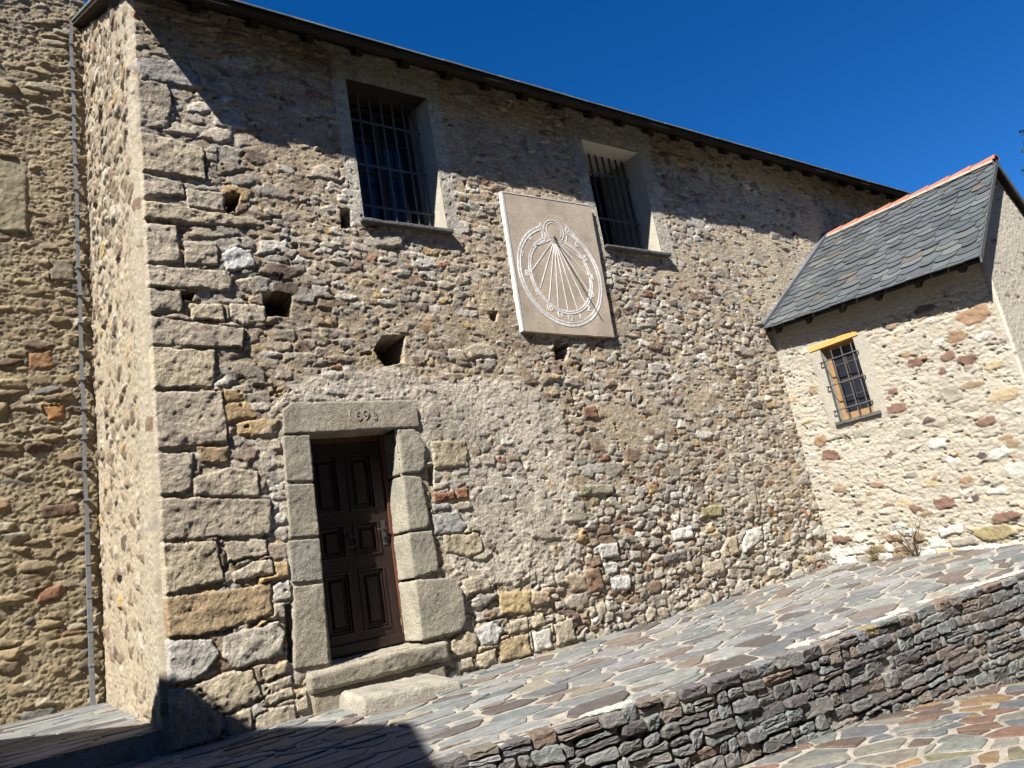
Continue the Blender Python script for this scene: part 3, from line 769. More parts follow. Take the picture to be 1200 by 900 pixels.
# threshold slab with a sagging front edge
bm = bmesh.new()
top = [(2.05, -.13, -.03), (2.4, -.14, -.01), (2.8, -.15, .005), (3.36, -.12, -.01), (3.36, .02, .0), (3.16, .3, .03), (2.24, .3, .03), (2.05, .02, -.01)]
bot = [(x, y * (1 if y > 0 else .8), -.185) for x, y, z in top]
prism(bm, top, bot); bmesh.ops.bevel(bm, geom=bm.edges[:], offset=.02, segments=2, affect='EDGES')
finish_block('threshold', bm, M_granite, DS, .014, .004, 31, (.40, .36, .285), .01)
bm = bmesh.new(); box(bm, 2.08, 3.3, -.08, .1, -.45, -.18, .01)
finish_block('plinth', bm, M_granite, DS, .014, .005, 33, (.33, .29, .22), .008)

# carved date
def text_mesh(name, body, size, mat, parent, x, z, y, ext=.002, rotz=0, bold=0):
    cu = bpy.data.curves.new('t', 'FONT'); cu.body = body; cu.size = size; cu.extrude = ext; cu.align_x = 'CENTER'; cu.align_y = 'CENTER'; cu.offset = bold
    o = bpy.data.objects.new('t', cu); COL.objects.link(o)
    me = bpy.data.meshes.new_from_object(o.evaluated_get(bpy.context.evaluated_depsgraph_get())); bpy.data.objects.remove(o)
    me.transform(Matrix.Translation((x, y, z)) @ Matrix.Rotation(rotz, 4, 'Y') @ Matrix.Rotation(math.pi / 2, 4, 'X')); me.name = name
    return link(name, me, mat, parent)

M_carve = stone_mat('carved_granite', (.385, .35, .28), alb=.9, s1=20, s2=170, var=.2, bump=.01)
for ch, x, sz in (('I', 2.69, .17), ('6', 2.775, .15), ('9', 2.85, .15), ('3', 2.94, .12)):
    text_mesh('carved_numeral', ch, sz, M_carve, DS, x, 2.125, -.0535, .0025, 0, -.004)

# door ----------------------------------------------------------------------------
DY = .235
D = par(empty('door', (2.7, DY, .03)), MB)
bm = bmesh.new(); box(bm, 2.2, 3.10, DY + .03, DY + .06, .0, 2.03); world_obj('leaf', bm, M_doorwood, D)
fx0, fx1 = 2.265, 3.085
bm = bmesh.new(); box(bm, fx1 - .012, fx1 + .05, DY - .03, DY + .05, .02, 2.0, .004); box(bm, 2.22, fx0, DY - .0, DY + .05, .02, 2.0, .004); box(bm, fx0, fx1 - .012, DY - .0, DY + .05, 1.94, 2.01, .004)
world_obj('door_frame', bm, M_framewood, D)
xs = [fx0, fx0 + .10, fx0 + .36, fx0 + .445, fx0 + .705, fx1 - .012]
zs = [.03, .19, .74, .86, 1.17, 1.28, 1.82, 1.94]
for a, b in ((xs[0], xs[1]), (xs[2], xs[3]), (xs[4], xs[5])):
    bm = bmesh.new(); box(bm, a, b, DY, DY + .03, zs[0], zs[-1], .003); world_obj('stile', bm, M_doorwood, D)
for k in (0, 2, 4, 6):
    for c0, c1 in ((xs[1], xs[2]), (xs[3], xs[4])):
        bm = bmesh.new(); box(bm, c0, c1, DY + .001, DY + .03, zs[k], zs[k + 1], .002); world_obj('rail', bm, M_doorwood, D)
for c0, c1 in ((xs[1], xs[2]), (xs[3], xs[4])):
    for k in (1, 3, 5):
        z0, z1 = zs[k], zs[k + 1]; bm = bmesh.new()
        for st, yy, th in ((0, DY - .010, .018), (.026, DY + .004, .014)):
            a, b, c, d = c0 + st, c1 - st, z0 + st, z1 - st
            box(bm, a, a + th, yy, DY + .03, c, d, .004); box(bm, b - th, b, yy, DY + .03, c, d, .004)
            box(bm, a + th, b - th, yy, DY + .03, c, c + th, .004); box(bm, a + th, b - th, yy, DY + .03, d - th, d, .004)
        m = .062
        A = [(c0 + m, DY + .028, z0 + m), (c1 - m, DY + .028, z0 + m), (c1 - m, DY + .028, z1 - m), (c0 + m, DY + .028, z1 - m)]
        B = [(c0 + m + .02, DY + .006, z0 + m + .02), (c1 - m - .02, DY + .006, z0 + m + .02), (c1 - m - .02, DY + .006, z1 - m - .02), (c0 + m + .02, DY + .006, z1 - m - .02)]
        prism(bm, A, B)
        world_obj('panel', bm, M_doorwood, D)
bm = bmesh.new(); box(bm, 2.992, 3.035, DY - .008, DY, .93, 1.16, .003); box(bm, 3.005, 3.022, DY - .05, DY - .008, 1.07, 1.09); box(bm, 2.93, 3.024, DY - .055, DY - .04, 1.068, 1.09, .004)
tube(bm, [(3.012, DY - .02, .985), (3.012, DY - .004, .985)], .013, 10)
world_obj('handle', bm, M_iron, D)
bm = bmesh.new(); cx, cz, R_ = (xs[2] + xs[3]) / 2, 1.0, .052
tube(bm, [(cx + R_ * math.sin(t * math.pi / 9), DY - .022 - .01 * math.cos(t * math.pi / 9), cz - R_ * math.cos(t * math.pi / 9)) for t in range(19)], .007, 6)
tube(bm, [(cx, DY - .03, cz + R_), (cx, DY, cz + R_)], .016, 8)
world_obj('knocker', bm, M_iron, D)
bm = bmesh.new(); box(bm, fx0, fx1 - .01, DY - .028, DY, .035, .12, .006); world_obj('weather_bar', bm, M_doorwood, D)

# lower step --------------------------------------------------------------------------
bm = bmesh.new()
top = [(2.24, -.70, -.215), (2.7, -.71, -.235), (3.10, -.69, -.27), (3.13, -.10, -.245), (2.30, -.08, -.205)]
bot = [(2.22, -.72, -.37), (2.7, -.73, -.37), (3.13, -.71, -.37), (3.16, -.08, -.37), (2.28, -.06, -.37)]
prism(bm, top, bot); bmesh.ops.bevel(bm, geom=bm.edges[:], offset=.022, segments=3, affect='EDGES')
st = finish_block('stone_step', bm, M_granite, None, .012, .004, 41, (.40, .375, .31), .008)
tag(st, 'pale worn granite step lying on the paving below the door threshold', 'step')

# sundial ------------------------------------------------------------------------------
SD = empty('sundial', (5.57, -.02, 3.03))
tag(SD, 'beige plaster sundial panel with white hour lines fixed between the two upper windows', 'sundial')
front = [(4.905, 4.80), (6.30, 4.825), (6.235, 3.02), (4.855, 3.045)]
bm = bmesh.new()
n = 16
def edgept(k, t):
    a, b = front[k], front[(k + 1) % 4]; return (a[0] + (b[0] - a[0]) * t, a[1] + (b[1] - a[1]) * t)
loop = []
for k in range(4):
    for s in range(n):
        x, z = edgept(k, s / n); j = .004
        loop.append((x + random.uniform(-j, j), z + random.uniform(-j, j)))
F0 = [(x, -.078, z) for x, z in loop]; B0 = [(5.58 + (x - 5.58) * 1.0, .03, z) for x, z in loop]
prism(bm, F0, B0); world_obj('panel', bm, M_dial, SD)
# white painted rim, wider down the left edge
bm = bmesh.new()
def strip(pts, wd, y0=-.0785, y1=-.0815):
    P = [Vector((x, 0, z)) for x, z in pts]
    for i in range(len(P) - 1):
        d = (P[i + 1] - P[i]).normalized(); nn = Vector((-d.z, 0, d.x)) * wd / 2
        q = [P[i] + nn - d * wd * .1, P[i + 1] + nn + d * wd * .1, P[i + 1] - nn + d * wd * .1, P[i] - nn - d * wd * .1]
        prism(bm, [(v.x, y1, v.z) for v in q], [(v.x, y0, v.z) for v in q])
lf = [(4.905 - .006, 4.79), (4.855 - .004, 3.05)]
q = [(4.893, 4.805), (4.922, 4.80), (4.868, 3.05), (4.842, 3.045)]
prism(bm, [(x, -.083, z) for x, z in q], [(x, .03, z) for x, z in q])
q = [(4.893, 4.806), (6.30, 4.832), (6.30, 4.82), (4.922, 4.794)]
prism(bm, [(x, -.0825, z) for x, z in q], [(x, .0, z) for x, z in q])
world_obj('white_rim', bm, M_edge, SD)
bm = bmesh.new()
def arc(cx, cz, rx, rz_, a0, a1, n=44): return [(cx + rx * math.cos(math.radians(a0 + (a1 - a0) * i / n)), cz + rz_ * math.sin(math.radians(a0 + (a1 - a0) * i / n))) for i in range(n + 1)]
def wig(pts, a=.003): return [(x + random.uniform(-a, a) * .4, z + random.uniform(-a, a) * .4) for x, z in pts]
cx, cz = 5.575, 3.79
for r, r2, wd in ((.630, .652, .020), (.592, .612, .014), (.478, .500, .012), (.448, .468, .017)):
    strip(wig(arc(cx, cz, r, r2, 108, 432 - 2 if r > .55 else 430)), wd)
# curled ribbon ends
strip(wig([(5.385, 4.41), (5.405, 4.47), (5.44, 4.36), (5.45, 4.28), (5.42, 4.24)]), .014)
strip(wig([(5.385, 4.41), (5.40, 4.34), (5.40, 4.27)]), .012)
strip(wig([(5.78, 4.39), (5.83, 4.49), (5.845, 4.40), (5.79, 4.33), (5.76, 4.25)]), .014)
strip(wig([(5.845, 4.42), (5.93, 4.36)]), .014)
world_obj('hour_ring', bm, M_paint, SD)
bm = bmesh.new()
def band(pa, pb, y0=-.0782, y1=-.0798):
    for i in range(len(pa) - 1):
        q = [pa[i], pa[i + 1], pb[i + 1], pb[i]]
        prism(bm, [(x, y1, z) for x, z in q], [(x, y0, z) for x, z in q])
band(arc(cx, cz, .630, .652, 110, 430), arc(cx, cz, .592, .612, 110, 430)); world_obj('ring_wash', bm, M_wash, SD); bm = bmesh.new(); band(arc(cx, cz, .478, .500, 110, 430), arc(cx, cz, .448, .468, 110, 430))
world_obj('ring_wash', bm, M_wash, SD)
bm = bmesh.new()
nx, nz = 5.595, 4.375
strip(wig(arc(nx, nz, .150, .145, -60, 240)), .012); strip(wig(arc(nx, nz, .115, .110, -50, 230)), .008)
strip(wig(arc(nx, nz - .02, .155, .15, 225, 315, 14)), .010)
world_obj('centre_ring', bm, M_paint, SD)
bm = bmesh.new()
for ex, ez in ((5.205, 4.115), (5.147, 3.817), (5.215, 3.595), (5.310, 3.435), (5.430, 3.365), (5.570, 3.335), (5.720, 3.365), (5.865, 3.455), (5.965, 3.60), (6.025, 3.80), (6.005, 4.00)):
    dx, dz = ex - 5.58, ez - 4.27; l = math.hypot(dx, dz)
    strip([(5.58 + dx / l * .06, 4.27 + dz / l * .06), (ex, ez)], .010)
world_obj('hour_line', bm, M_paint, SD)
def qd(px, py):   # numeral places, metres
    return px, py
for ch, x, z in (('6', 5.20, 4.245), ('7', 5.045, 4.01), ('8', 5.06, 3.77), ('9', 5.16, 3.53), ('10', 5.30, 3.345), ('11', 5.44, 3.27), ('12', 5.585, 3.235), ('1', 5.745, 3.26), ('2', 5.905, 3.38), ('3', 6.02, 3.57), ('4', 6.065, 3.80), ('5', 6.02, 4.05), ('6', 5.92, 4.23)):
    for i, c in enumerate(ch): text_mesh('hour_numeral', c, .105, M_paint, SD, x + (i - (len(ch) - 1) / 2) * .05, z, -.0795, .0015, 0, .002)
bm = bmesh.new(); tube(bm, [(5.582, -.05, 4.30), (5.553, -.325, 3.873)], [.009, .006], 8)
tube(bm, [(5.582, -.079, 4.297), (5.580, -.095, 4.27)], [.018, .012], 8)
world_obj('gnomon', bm, M_iron, SD)

# rear wall at the left -----------------------------------------------------------------
TW = empty('set_back_building', (-.5, 3.8, -.2))
tag(TW, 'tall ochre stone wall set back at the left edge behind the grey strip', 'building')
def left_wall(U, V):
    pr = lambda cu, cv: .70 + 0 * cu
    pal = [(.3, (.25, .195, .12)), (.55, (.30, .235, .14)), (.72, (.20, .15, .10)), (.86, (.33, .29, .21)), (.93, (.16, .11, .08)), (.94, (.26, .16, .09)), (1.01, (.15, .14, .12))]
    pt = fbm(U * 1.1, V * 1.1, 71)
    hs, sc, M = rubble(U, V, [(.28, .115, pr, (.02, .070), pal, .45), (.15, .075, pr, (.01, .05), pal, .4)], .028 + .03 * (pt - .5), .013, .013, 80, 2.6, .48, .45)
    mc = np.array((.30, .245, .16), np.float32) * (.8 + .4 * fbm(U * 2, V * 2, 72))[..., None]
    sc = sc * (.8 + .4 * fbm(U * 14, V * 14, 73, 3))[..., None]
    h, col = combine(hs, sc, M, mc)
    its = [([(-.5, 6.62), (.33, 6.61), (.32, 5.57), (-.5, 5.56)], (.27, .235, .155), .055, .018), ([(.55, 5.25), (.83, 5.25), (.83, 4.95), (.56, 4.95)], (.22, .185, .13), .05, .02),
           ([(.30, 3.98), (.55, 4.02), (.58, 3.8), (.32, 3.78)], (.30, .17, .09), .045, .02), ([(.45, 3.3), (.68, 3.33), (.66, 3.16), (.5, 3.12)], (.36, .19, .08), .045, .02),
           ([(.35, 1.15), (.6, 1.2), (.58, 1.05), (.36, 1.02)], (.28, .15, .09), .045, .02), ([(.40, 2.1), (.78, 2.12), (.78, 1.98), (.42, 1.96)], (.15, .095, .07), .05, .02)]
    place_polys(U, V, h, col, its, 700)
    return h + .05 * (fbm(U * 1.2, V * 1.2, 75, 2) - .5), col
sheet('front_wall', np.concatenate([np.arange(-3, -.3, .018), np.arange(-.3, 1.05, .012)]), np.arange(-.3, 10.5, .0125), left_wall, lambda U, V, h: (U, 3.8 - h, V), M_wall_soft, TW)
bm = bmesh.new(); box(bm, -3, 1.05, 3.9, 9, -.5, 10.5); world_obj('wall_core', bm, M_core, TW)

LC = empty('lightning_conductor', (.87, 3.72, -.18))
tag(LC, 'thin grey vertical metal strip clipped to the ochre wall near its inner corner', 'conductor')
bm = bmesh.new(); random.seed(3)
zz = [-.18 + i * .45 for i in range(21)]
prof = [(.865 + .006 * math.sin(i * 1.9), 3.70, z) for i, z in enumerate(zz)]
for i in range(len(prof) - 1):
    a, b = prof[i], prof[i + 1]
    prism(bm, [(a[0] - .021, a[1], a[2]), (a[0] + .021, a[1], a[2]), (a[0] + .021, a[1] + .006, a[2]), (a[0] - .021, a[1] + .006, a[2])],
          [(b[0] - .021, b[1], b[2]), (b[0] + .021, b[1], b[2]), (b[0] + .021, b[1] + .006, b[2]), (b[0] - .021, b[1] + .006, b[2])])
world_obj('strip', bm, M_zinc, LC)
bm = bmesh.new(); box(bm, .838, .892, 3.685, 3.715, -.18, 1.75, .006); world_obj('guard_tube', bm, M_zinc, LC)
first = None
for k in range(23):
    if first is None:
        bm = bmesh.new(); box(bm, -.032, .032, -.012, .09, -.012, .012, .003); first = world_obj('clip', bm, M_zinc, LC); o = first
    else: o = first.copy(); COL.objects.link(o)
    o.location = (.867, 3.69, .25 + k * .375)

# annexe ---------------------------------------------------------------------------------
AN = empty('annexe', (9.55, -1.5, -.25))
tag(AN, 'small pale annexe with slate gable roof and tiny barred window at the right', 'building')
XA = 9.55; YG = -2.97
EL = [(-2.7,2.48,.19,.1,'o'),(-2.46,2.3,.12,.07,'o'),(-2.3,2.1,.09,.06,'r'),(-2.48,1.99,.12,.06,'r'),(-2.18,1.94,.06,.05,'r'),(-2.2,1.66,.13,.09,'g'),(-2.46,1.69,.15,.04,'b'),(-2.47,1.23,.12,.06,'r'),(-2.75,1.48,.17,.08,'y'),(-1.49,1.66,.17,.07,'r'),(-.97,1.45,.14,.07,'g'),(-1.55,1.31,.14,.07,'g'),(-.44,2.22,.08,.05,'b'),(-1.53,1.88,.07,.04,'r'),(-1.84,1.4,.09,.04,'d'),(-2.31,.86,.06,.04,'d'),(-2.53,.85,.14,.06,'w'),(-1.63,.64,.11,.05,'y'),(-2.07,.61,.09,.04,'o'),(-1.74,.39,.14,.08,'r'),(-2.11,.39,.05,.04,'d'),(-2.0,.41,.03,.03,'d'),(-2.36,.13,.17,.06,'r'),(-2.2,-.03,.25,.1,'v'),(-1.4,-.16,.17,.06,'w'),(-1.72,-.18,.17,.06,'w'),(-2.04,-.21,.16,.05,'w'),(-2.4,-.22,.14,.06,'w'),(-1.72,.06,.18,.06,'w'),(-2.6,.63,.11,.08,'w'),(-.41,1.27,.15,.08,'r'),(-.33,1.49,.13,.07,'o'),(-.43,.8,.12,.04,'b'),(-.97,.76,.09,.04,'o'),(-1.45,1.79,.04,.03,'r'),(-.15,-.07,.14,.07,'w'),(-.76,-.08,.18,.06,'w'),(-1.06,-.12,.13,.06,'b'),(-1.3,.03,.08,.07,'b'),(-.98,.06,.1,.06,'o'),(-.26,.12,.14,.06,'r'),(-1.89,2.14,.11,.06,'r'),(-1.82,2.28,.08,.04,'o'),(-1.75,2.69,.1,.04,'b'),(-1.71,.7,.04,.04,'b'),(-2.23,2.31,.08,.04,'w'),(-.62,-.13,.12,.07,'b'),(-2.02,2.18,.06,.04,'o'),(-1.06,.29,.07,.04,'g'),(-2.35,.43,.12,.04,'w'),(-1.87,1.1,.13,.06,'w'),(-2.66,.92,.06,.06,'b'),(-2.63,1.01,.09,.03,'b'),(-1.38,.38,.08,.05,'r'),(-1.5,.29,.09,.03,'b'),(-.64,.44,.06,.04,'d'),(-.82,.66,.05,.04,'b'),(-2.2,2.75,.14,.05,'d'),(-.9,2.9,.07,.04,'d'),(-2.74,2.2,.1,.05,'w'),(-2.75,1.85,.12,.05,'y')]
EC = dict(o=(.30, .20, .125), r=(.20, .125, .095), g=(.32, .30, .245), b=(.28, .21, .14), y=(.42, .345, .22), d=(.13, .10, .095), w=(.52, .51, .47), v=(.30, .25, .14))
def ell(cu, cv, a, b, k):
    r = random.Random(k); n = 9; tilt = .25
    out = []
    for i in range(n):
        t = 2 * math.pi * i / n + r.uniform(-.2, .2); q = r.uniform(.82, 1.12)
        x = a * q * math.copysign(abs(math.cos(t)) ** .75, math.cos(t)); y = b * q * math.copysign(abs(math.sin(t)) ** .75, math.sin(t))
        out.append((cu + x, cv + y + x * r.uniform(-.1, .12)))
    return out
def annex_side(U, V):            # U = y from YG to 0
    base = ss(.16, .02, V + .06 * (fbm(U * 5, V * 5, 81) - .5) * 2)
    pr = lambda cu, cv: .42 + .3 * ss(.3, .0, cv)
    pal = [(.35, (.46, .43, .36)), (.6, (.40, .35, .28)), (.72, (.43, .34, .21)), (.84, (.30, .27, .22)), (.93, (.20, .13, .095)), (1.01, (.52, .51, .47))]
    hs, sc, M = rubble(U, V, [(.21, .085, pr, (.014, .038), pal, .3), (.10, .05, pr, (.01, .036), pal, .35), (.05, .03, lambda a, b: .35 + 0 * a, (.01, .034), pal, .3)], .023 - .014 * base, .008, .0095, 90, 3.0, .46, .42)
    mc = np.array((.425, .39, .322), np.float32) * (.88 + .24 * fbm(U * 2.2, V * 2.2, 82))[..., None]
    M = M + .009 * (fbm(U * 5, V * 20, 87, 3) - .5) * 2
    h, col = combine(hs, sc, M, mc)
    pit = ss(.70, .76, fbm(U * 12, V * 22, 88, 3)); h = h - .022 * pit; col = col * (1 - .35 * pit[..., None])
    its = [(ell(a, b, c, d, i), EC[e], .034 + .014 * (b < .15), .010) for i, (a, b, c, d, e) in enumerate(EL)]
    place_polys(U, V, h, col, its[:], 800, .03, False)
    rw = [([(a, b), (a + w_, b + .0), (a + w_ + .01, b + .095), (a + .01, b + .1)], c_, .048, .012) for a, b, w_, c_ in ((-2.9, -.26, .28, EC['w']), (-2.6, -.27, .24, EC['y']), (-2.34, -.27, .30, EC['w']), (-2.02, -.26, .26, EC['w']), (-1.74, -.25, .26, EC['y']), (-1.46, -.24, .30, EC['w']), (-1.14, -.23, .22, EC['b']), (-.90, -.23, .26, EC['w']), (-.62, -.22, .2, EC['g']), (-.4, -.22, .3, EC['w']), (-2.75, -.15, .2, EC['g']), (-1.98, -.14, .3, EC['g']), (-1.62, -.13, .2, EC['w']), (-.85, -.11, .22, EC['b']), (-.6, -.1, .2, EC['w']), (-.36, -.1, .26, EC['w']))]
    place_polys(U, V, h, col, rw, 860, .012, True)
    # smooth band round the window and near the eave
    wob = .05 * (fbm(U * 5, V * 5, 83) - .5) * 2
    k = ss(-.02, .03, np.minimum(np.minimum(U + wob + 1.40, -.52 - U + wob), np.minimum(V - 1.60 + wob, 2.95 - V)))
    k = np.maximum(k, ss(2.78, 2.95, V + wob) * .8)
    h = h * (1 - k) + .032 * k
    col = col * (1 - k[..., None]) + np.array((.41, .38, .32)) * (.93 + .14 * fbm(U * 6, V * 6, 84))[..., None] * k[..., None]
    cor = ss(.0, .035, U - YG)
    return h * cor, col
AH = (-1.21, -.70, 1.68, 2.74)
sheet('side_wall', snap(np.arange(YG, .04, .0115), [AH[0], AH[1]]), snap(np.arange(-.4, 3.6, .0115), [AH[2], AH[3]]), annex_side, lambda U, V, h: (XA - h, U, V), M_wall_soft, AN, holes=[AH], keep=lambda U, V: V < 3.34 + .1 * U / 3)
RG = (10.72, 4.55)    # gable apex
def gable(U, V):
    pr = lambda cu, cv: .6 + 0 * cu
    pal = [(.4, (.50, .46, .38)), (.7, (.40, .35, .28)), (.85, (.30, .22, .16)), (1.01, (.22, .18, .15))]
    hs, sc, M = rubble(U, V, [(.24, .085, pr, (.004, .026), pal, .3), (.10, .045, pr, (.0, .024), pal, .3)], .022, .004, .006, 110)
    mc = np.array((.52, .48, .40), np.float32) * (.88 + .24 * fbm(U * 2.2, V * 2.2, 112))[..., None]
    h, col = combine(hs, sc, M, mc)
    return (.02 + (h - .02) * .6) * ss(0, .035, U - XA), col * 1.32
def gable_top(x): return np.where(x < RG[0], 3.36 + (x - XA) * (4.49 - 3.36) / (RG[0] - XA), 4.49 - (x - RG[0]) * (1.45 / 1.48))
sheet('gable_wall', np.arange(XA, 12.02, .014), np.arange(-.6, 4.6, .014), gable, lambda U, V, h: (U, YG - h, V), M_wall_soft, AN, keep=lambda U, V: V < gable_top(U))
bm = bmesh.new()
prism(bm, [(XA + .25, YG + .06, -.5), (12.0, YG + .06, -.5), (12.0, YG + .06, 3.1), (RG[0], YG + .06, 4.4), (XA + .25, YG + .06, 3.1)], [(XA + .25, 0, -.5), (12.0, 0, -.5), (12.0, 0, 3.1), (RG[0] + .3, 0, 4.30), (XA + .25, 0, 3.1)])
box(bm, XA + .03, XA + .25, YG + .03, -1.4, -.5, 3.15); box(bm, XA + .03, XA + .25, -.5, 0, -.5, 3.2); box(bm, XA + .03, XA + .25, -1.4, -.5, -.5, 1.6)
world_obj('wall_core', bm, M_core, AN)
# annexe roof (eave and ridge run from the main wall out to the gable)
E0 = Vector((9.31, -.085, 3.265)); E1 = Vector((9.18, -3.085, 3.025)); R0 = Vector((11.76, -.09, 5.05)); R1 = Vector((10.72, -3.075, 4.555))
G0 = Vector((13.6, .0, 3.25)); G1 = Vector((12.2, -3.04, 3.06))
def up(a, d): return a + Vector((0, 0, d))
bm = bmesh.new()
def bil(a, b, c, d, s, t): return (a.lerp(b, s)).lerp(c.lerp(d, s), t)
def deck(a, b, c, d, o0, o1, n=14):
    g = [[[bm.verts.new(up(bil(a, b, c, d, i / n, j / n), o)) for j in range(n + 1)] for i in range(n + 1)] for o in (o0, o1)]
    for i in range(n):
        for j in range(n):
            for k in (0, 1): bm.faces.new((g[k][i][j], g[k][i + 1][j], g[k][i + 1][j + 1], g[k][i][j + 1]))
    for k in range(n):
        for p, q in (((k, 0), (k + 1, 0)), ((k, n), (k + 1, n)), ((0, k), (0, k + 1)), ((n, k), (n, k + 1))):
            bm.faces.new((g[0][p[0]][p[1]], g[0][q[0]][q[1]], g[1][q[0]][q[1]], g[1][p[0]][p[1]]))
    bmesh.ops.recalc_face_normals(bm, faces=bm.faces)
deck(E0 + Vector((.02, 0, .0)), E1 + Vector((.02, 0, .0)), R0 + Vector((0, 0, -.03)), R1 + Vector((0, 0, -.03)), -.065, -.030)
deck(G0, G1, R0, R1, -.057, -.012)
world_obj('roof_deck', bm, M_oldwood, AN)
rngs = random.Random(12); bm = bmesh.new(); lay = bm.verts.layers.float_color.new('Col')
ROWS = 17
def rp(s, t): return (E0.lerp(E1, s)).lerp(R0.lerp(R1, s), t)
nrm = ((E1 - E0).cross((R0 + R1) / 2 - E0)).normalized()
if nrm.z < 0: nrm = -nrm
SL = [(.45, (.088, .099, .104)), (.25, (.072, .082, .09)), (.19, (.115, .124, .124)), (.03, (.12, .105, .09)), (.08, (.06, .068, .076))]
for r in range(-1, ROWS + 1):
    s = -.02 - rngs.random() * .05
    while s < 1.0:
        wd = rngs.uniform(.055, .105); t0 = (r) / ROWS + rngs.uniform(-.010, .010); t1 = t0 + 2.1 / ROWS
        t0 = max(t0, -.014)
        if r == -1: t0 = -.016; t1 = .1
        s0, s1 = max(s, 0.0), min(s + wd, 1.006)
        if s1 - s0 > .012:
            col = pick(rngs, SL); lift = .024 + rngs.uniform(0, .012) + (0 if r >= 0 else -.008)
            pts = []
            K = 7
            for k in range(K):                    # rounded tail, skewed
                a = k / (K - 1); sa = s0 + (s1 - s0 - .0025) * a
                b = (abs(a - .36) / .64) ** 2.0 * .026 if r >= 0 else 0
                pts.append((sa, t0 + b + rngs.uniform(-.0015, .0015)))
            pts += [(s1 - .0025, min(t1, 1.0)), (s0, min(t1, 1.0))]
            T, Bt = [], []
            for (sa, ta) in pts:
                f = (ta - t0) / (t1 - t0 + 1e-6)
                p = rp(sa, ta) + nrm * (lift * (1 - f) + .002)
                T.append(bm.verts.new(p)); Bt.append(bm.verts.new(p - nrm * .016))
            for q in T + Bt: q[lay] = (*col, 1)
            bm.faces.new(T); bm.faces.new(Bt[::-1])
            for i in range(len(T)): bm.faces.new((T[i], Bt[i], Bt[(i + 1) % len(T)], T[(i + 1) % len(T)]))
        s += wd
bmesh.ops.recalc_face_normals(bm, faces=bm.faces); world_obj('slate_covering', bm, M_roofslate, AN)
# far slope covering
bm = bmesh.new(); lay = bm.verts.layers.float_color.new('Col')
for r in range(12):
    for i in range(14):
        s0, s1 = i / 14, (i + .97) / 14; t0, t1 = r / 12 - .01, (r + 1.6) / 12
        f = lambda s, t, d: (G0.lerp(G1, s)).lerp(R0.lerp(R1, s), min(t, 1)) + Vector((.4, 0, .9)) * d
        a = [bm.verts.new(f(s0, t0, .03)), bm.verts.new(f(s1, t0, .03)), bm.verts.new(f(s1, t1, .006)), bm.verts.new(f(s0, t1, .006))]
        c = pick(rngs, SL)
        for q in a: q[lay] = (*c, 1)
        bm.faces.new(a)
        b = [bm.verts.new(v.co - Vector((.4, 0, .9)) * .013) for v in a]
        for q in b: q[lay] = (*c, 1)
        for k in range(4): bm.faces.new((a[k], b[k], b[(k + 1) % 4], a[(k + 1) % 4]))
world_obj('far_slate_covering', bm, M_roofslate, AN)
# ridge: mortar bed and terracotta tiles
bm = bmesh.new()
d = (R1 - R0); N = 9
A, B = [], []
for k in range(7):
    a = math.pi * k / 6; A.append(up(R0, -.03) + Vector((-.10 * math.cos(a), 0, .066 * math.sin(a)))); B.append(up(R1, -.03) + Vector((-.10 * math.cos(a), 0, .066 * math.sin(a))))
prism(bm, A, B); world_obj('ridge_mortar', bm, M_joint, AN)
for i in range(N):
    bm = bmesh.new(); s0, s1 = i / N, (i + 1.10) / N
    if i == N - 1: s1 = 1.012
    p0 = R0 + d * s0; p1 = R0 + d * s1; r0, r1 = .066, .080
    def rng_(p, r, dz): return [p + Vector((-r * math.cos(math.pi * k / 8), 0, r * .85 * math.sin(math.pi * k / 8) + dz)) for k in range(9)]
    O0, O1 = rng_(p0, r0, .004), rng_(p1, r1, .012 + .004 * random.random()); I0, I1 = rng_(p0, r0 - .012, .004), rng_(p1, r1 - .012, .012)
    a, b, c_, e = [[bm.verts.new(q) for q in lst] for lst in (O0, O1, I0, I1)]
    for k in range(8):
        bm.faces.new((a[k], a[k + 1], b[k + 1], b[k])); bm.faces.new((c_[k], e[k], e[k + 1], c_[k + 1])); bm.faces.new((b[k], b[k + 1], e[k + 1], e[k])); bm.faces.new((a[k + 1], a[k], c_[k], c_[k + 1]))
    for p, q, r_, t in ((a[0], b[0], e[0], c_[0]), (a[8], c_[8], e[8], b[8])): bm.faces.new((p, q, r_, t))
    world_obj('ridge_tile', bm, M_terra, AN, smooth=False)
# lead flashing along the junction with the main wall
bm = bmesh.new()
prism(bm, [E0 + Vector((-.01, -.012, -.06)), R0 + Vector((0, -.012, -.02)), R0 + Vector((-.01, -.012, .075)), E0 + Vector((-.035, -.012, .06))],
      [Vector((E0.x + .08, .0, E0.z - .0)), Vector((R0.x + .02, .0, R0.z + .0)), Vector((R0.x - .02, .0, R0.z + .10)), Vector((E0.x + .05, .0, E0.z + .10))])
world_obj('lead_flashing', bm, M_lead, AN)
# verge slates over the gable
bm = bmesh.new()
o_ = Vector((0, -.018, 0))
prism(bm, [up(E1, -.07) , up(R1, -.07), up(R1, .01), up(E1, .01)], [up(E1, -.07) + o_, up(R1, -.07) + o_, up(R1, .01) + o_, up(E1, .01) + o_])
prism(bm, [up(G1, -.09), up(R1, -.09), up(R1, .02), up(G1, .02)], [up(G1, -.09) + o_, up(R1, -.09) + o_, up(R1, .02) + o_, up(G1, .02) + o_])
world_obj('verge_board', bm, M_slate_dark, AN)
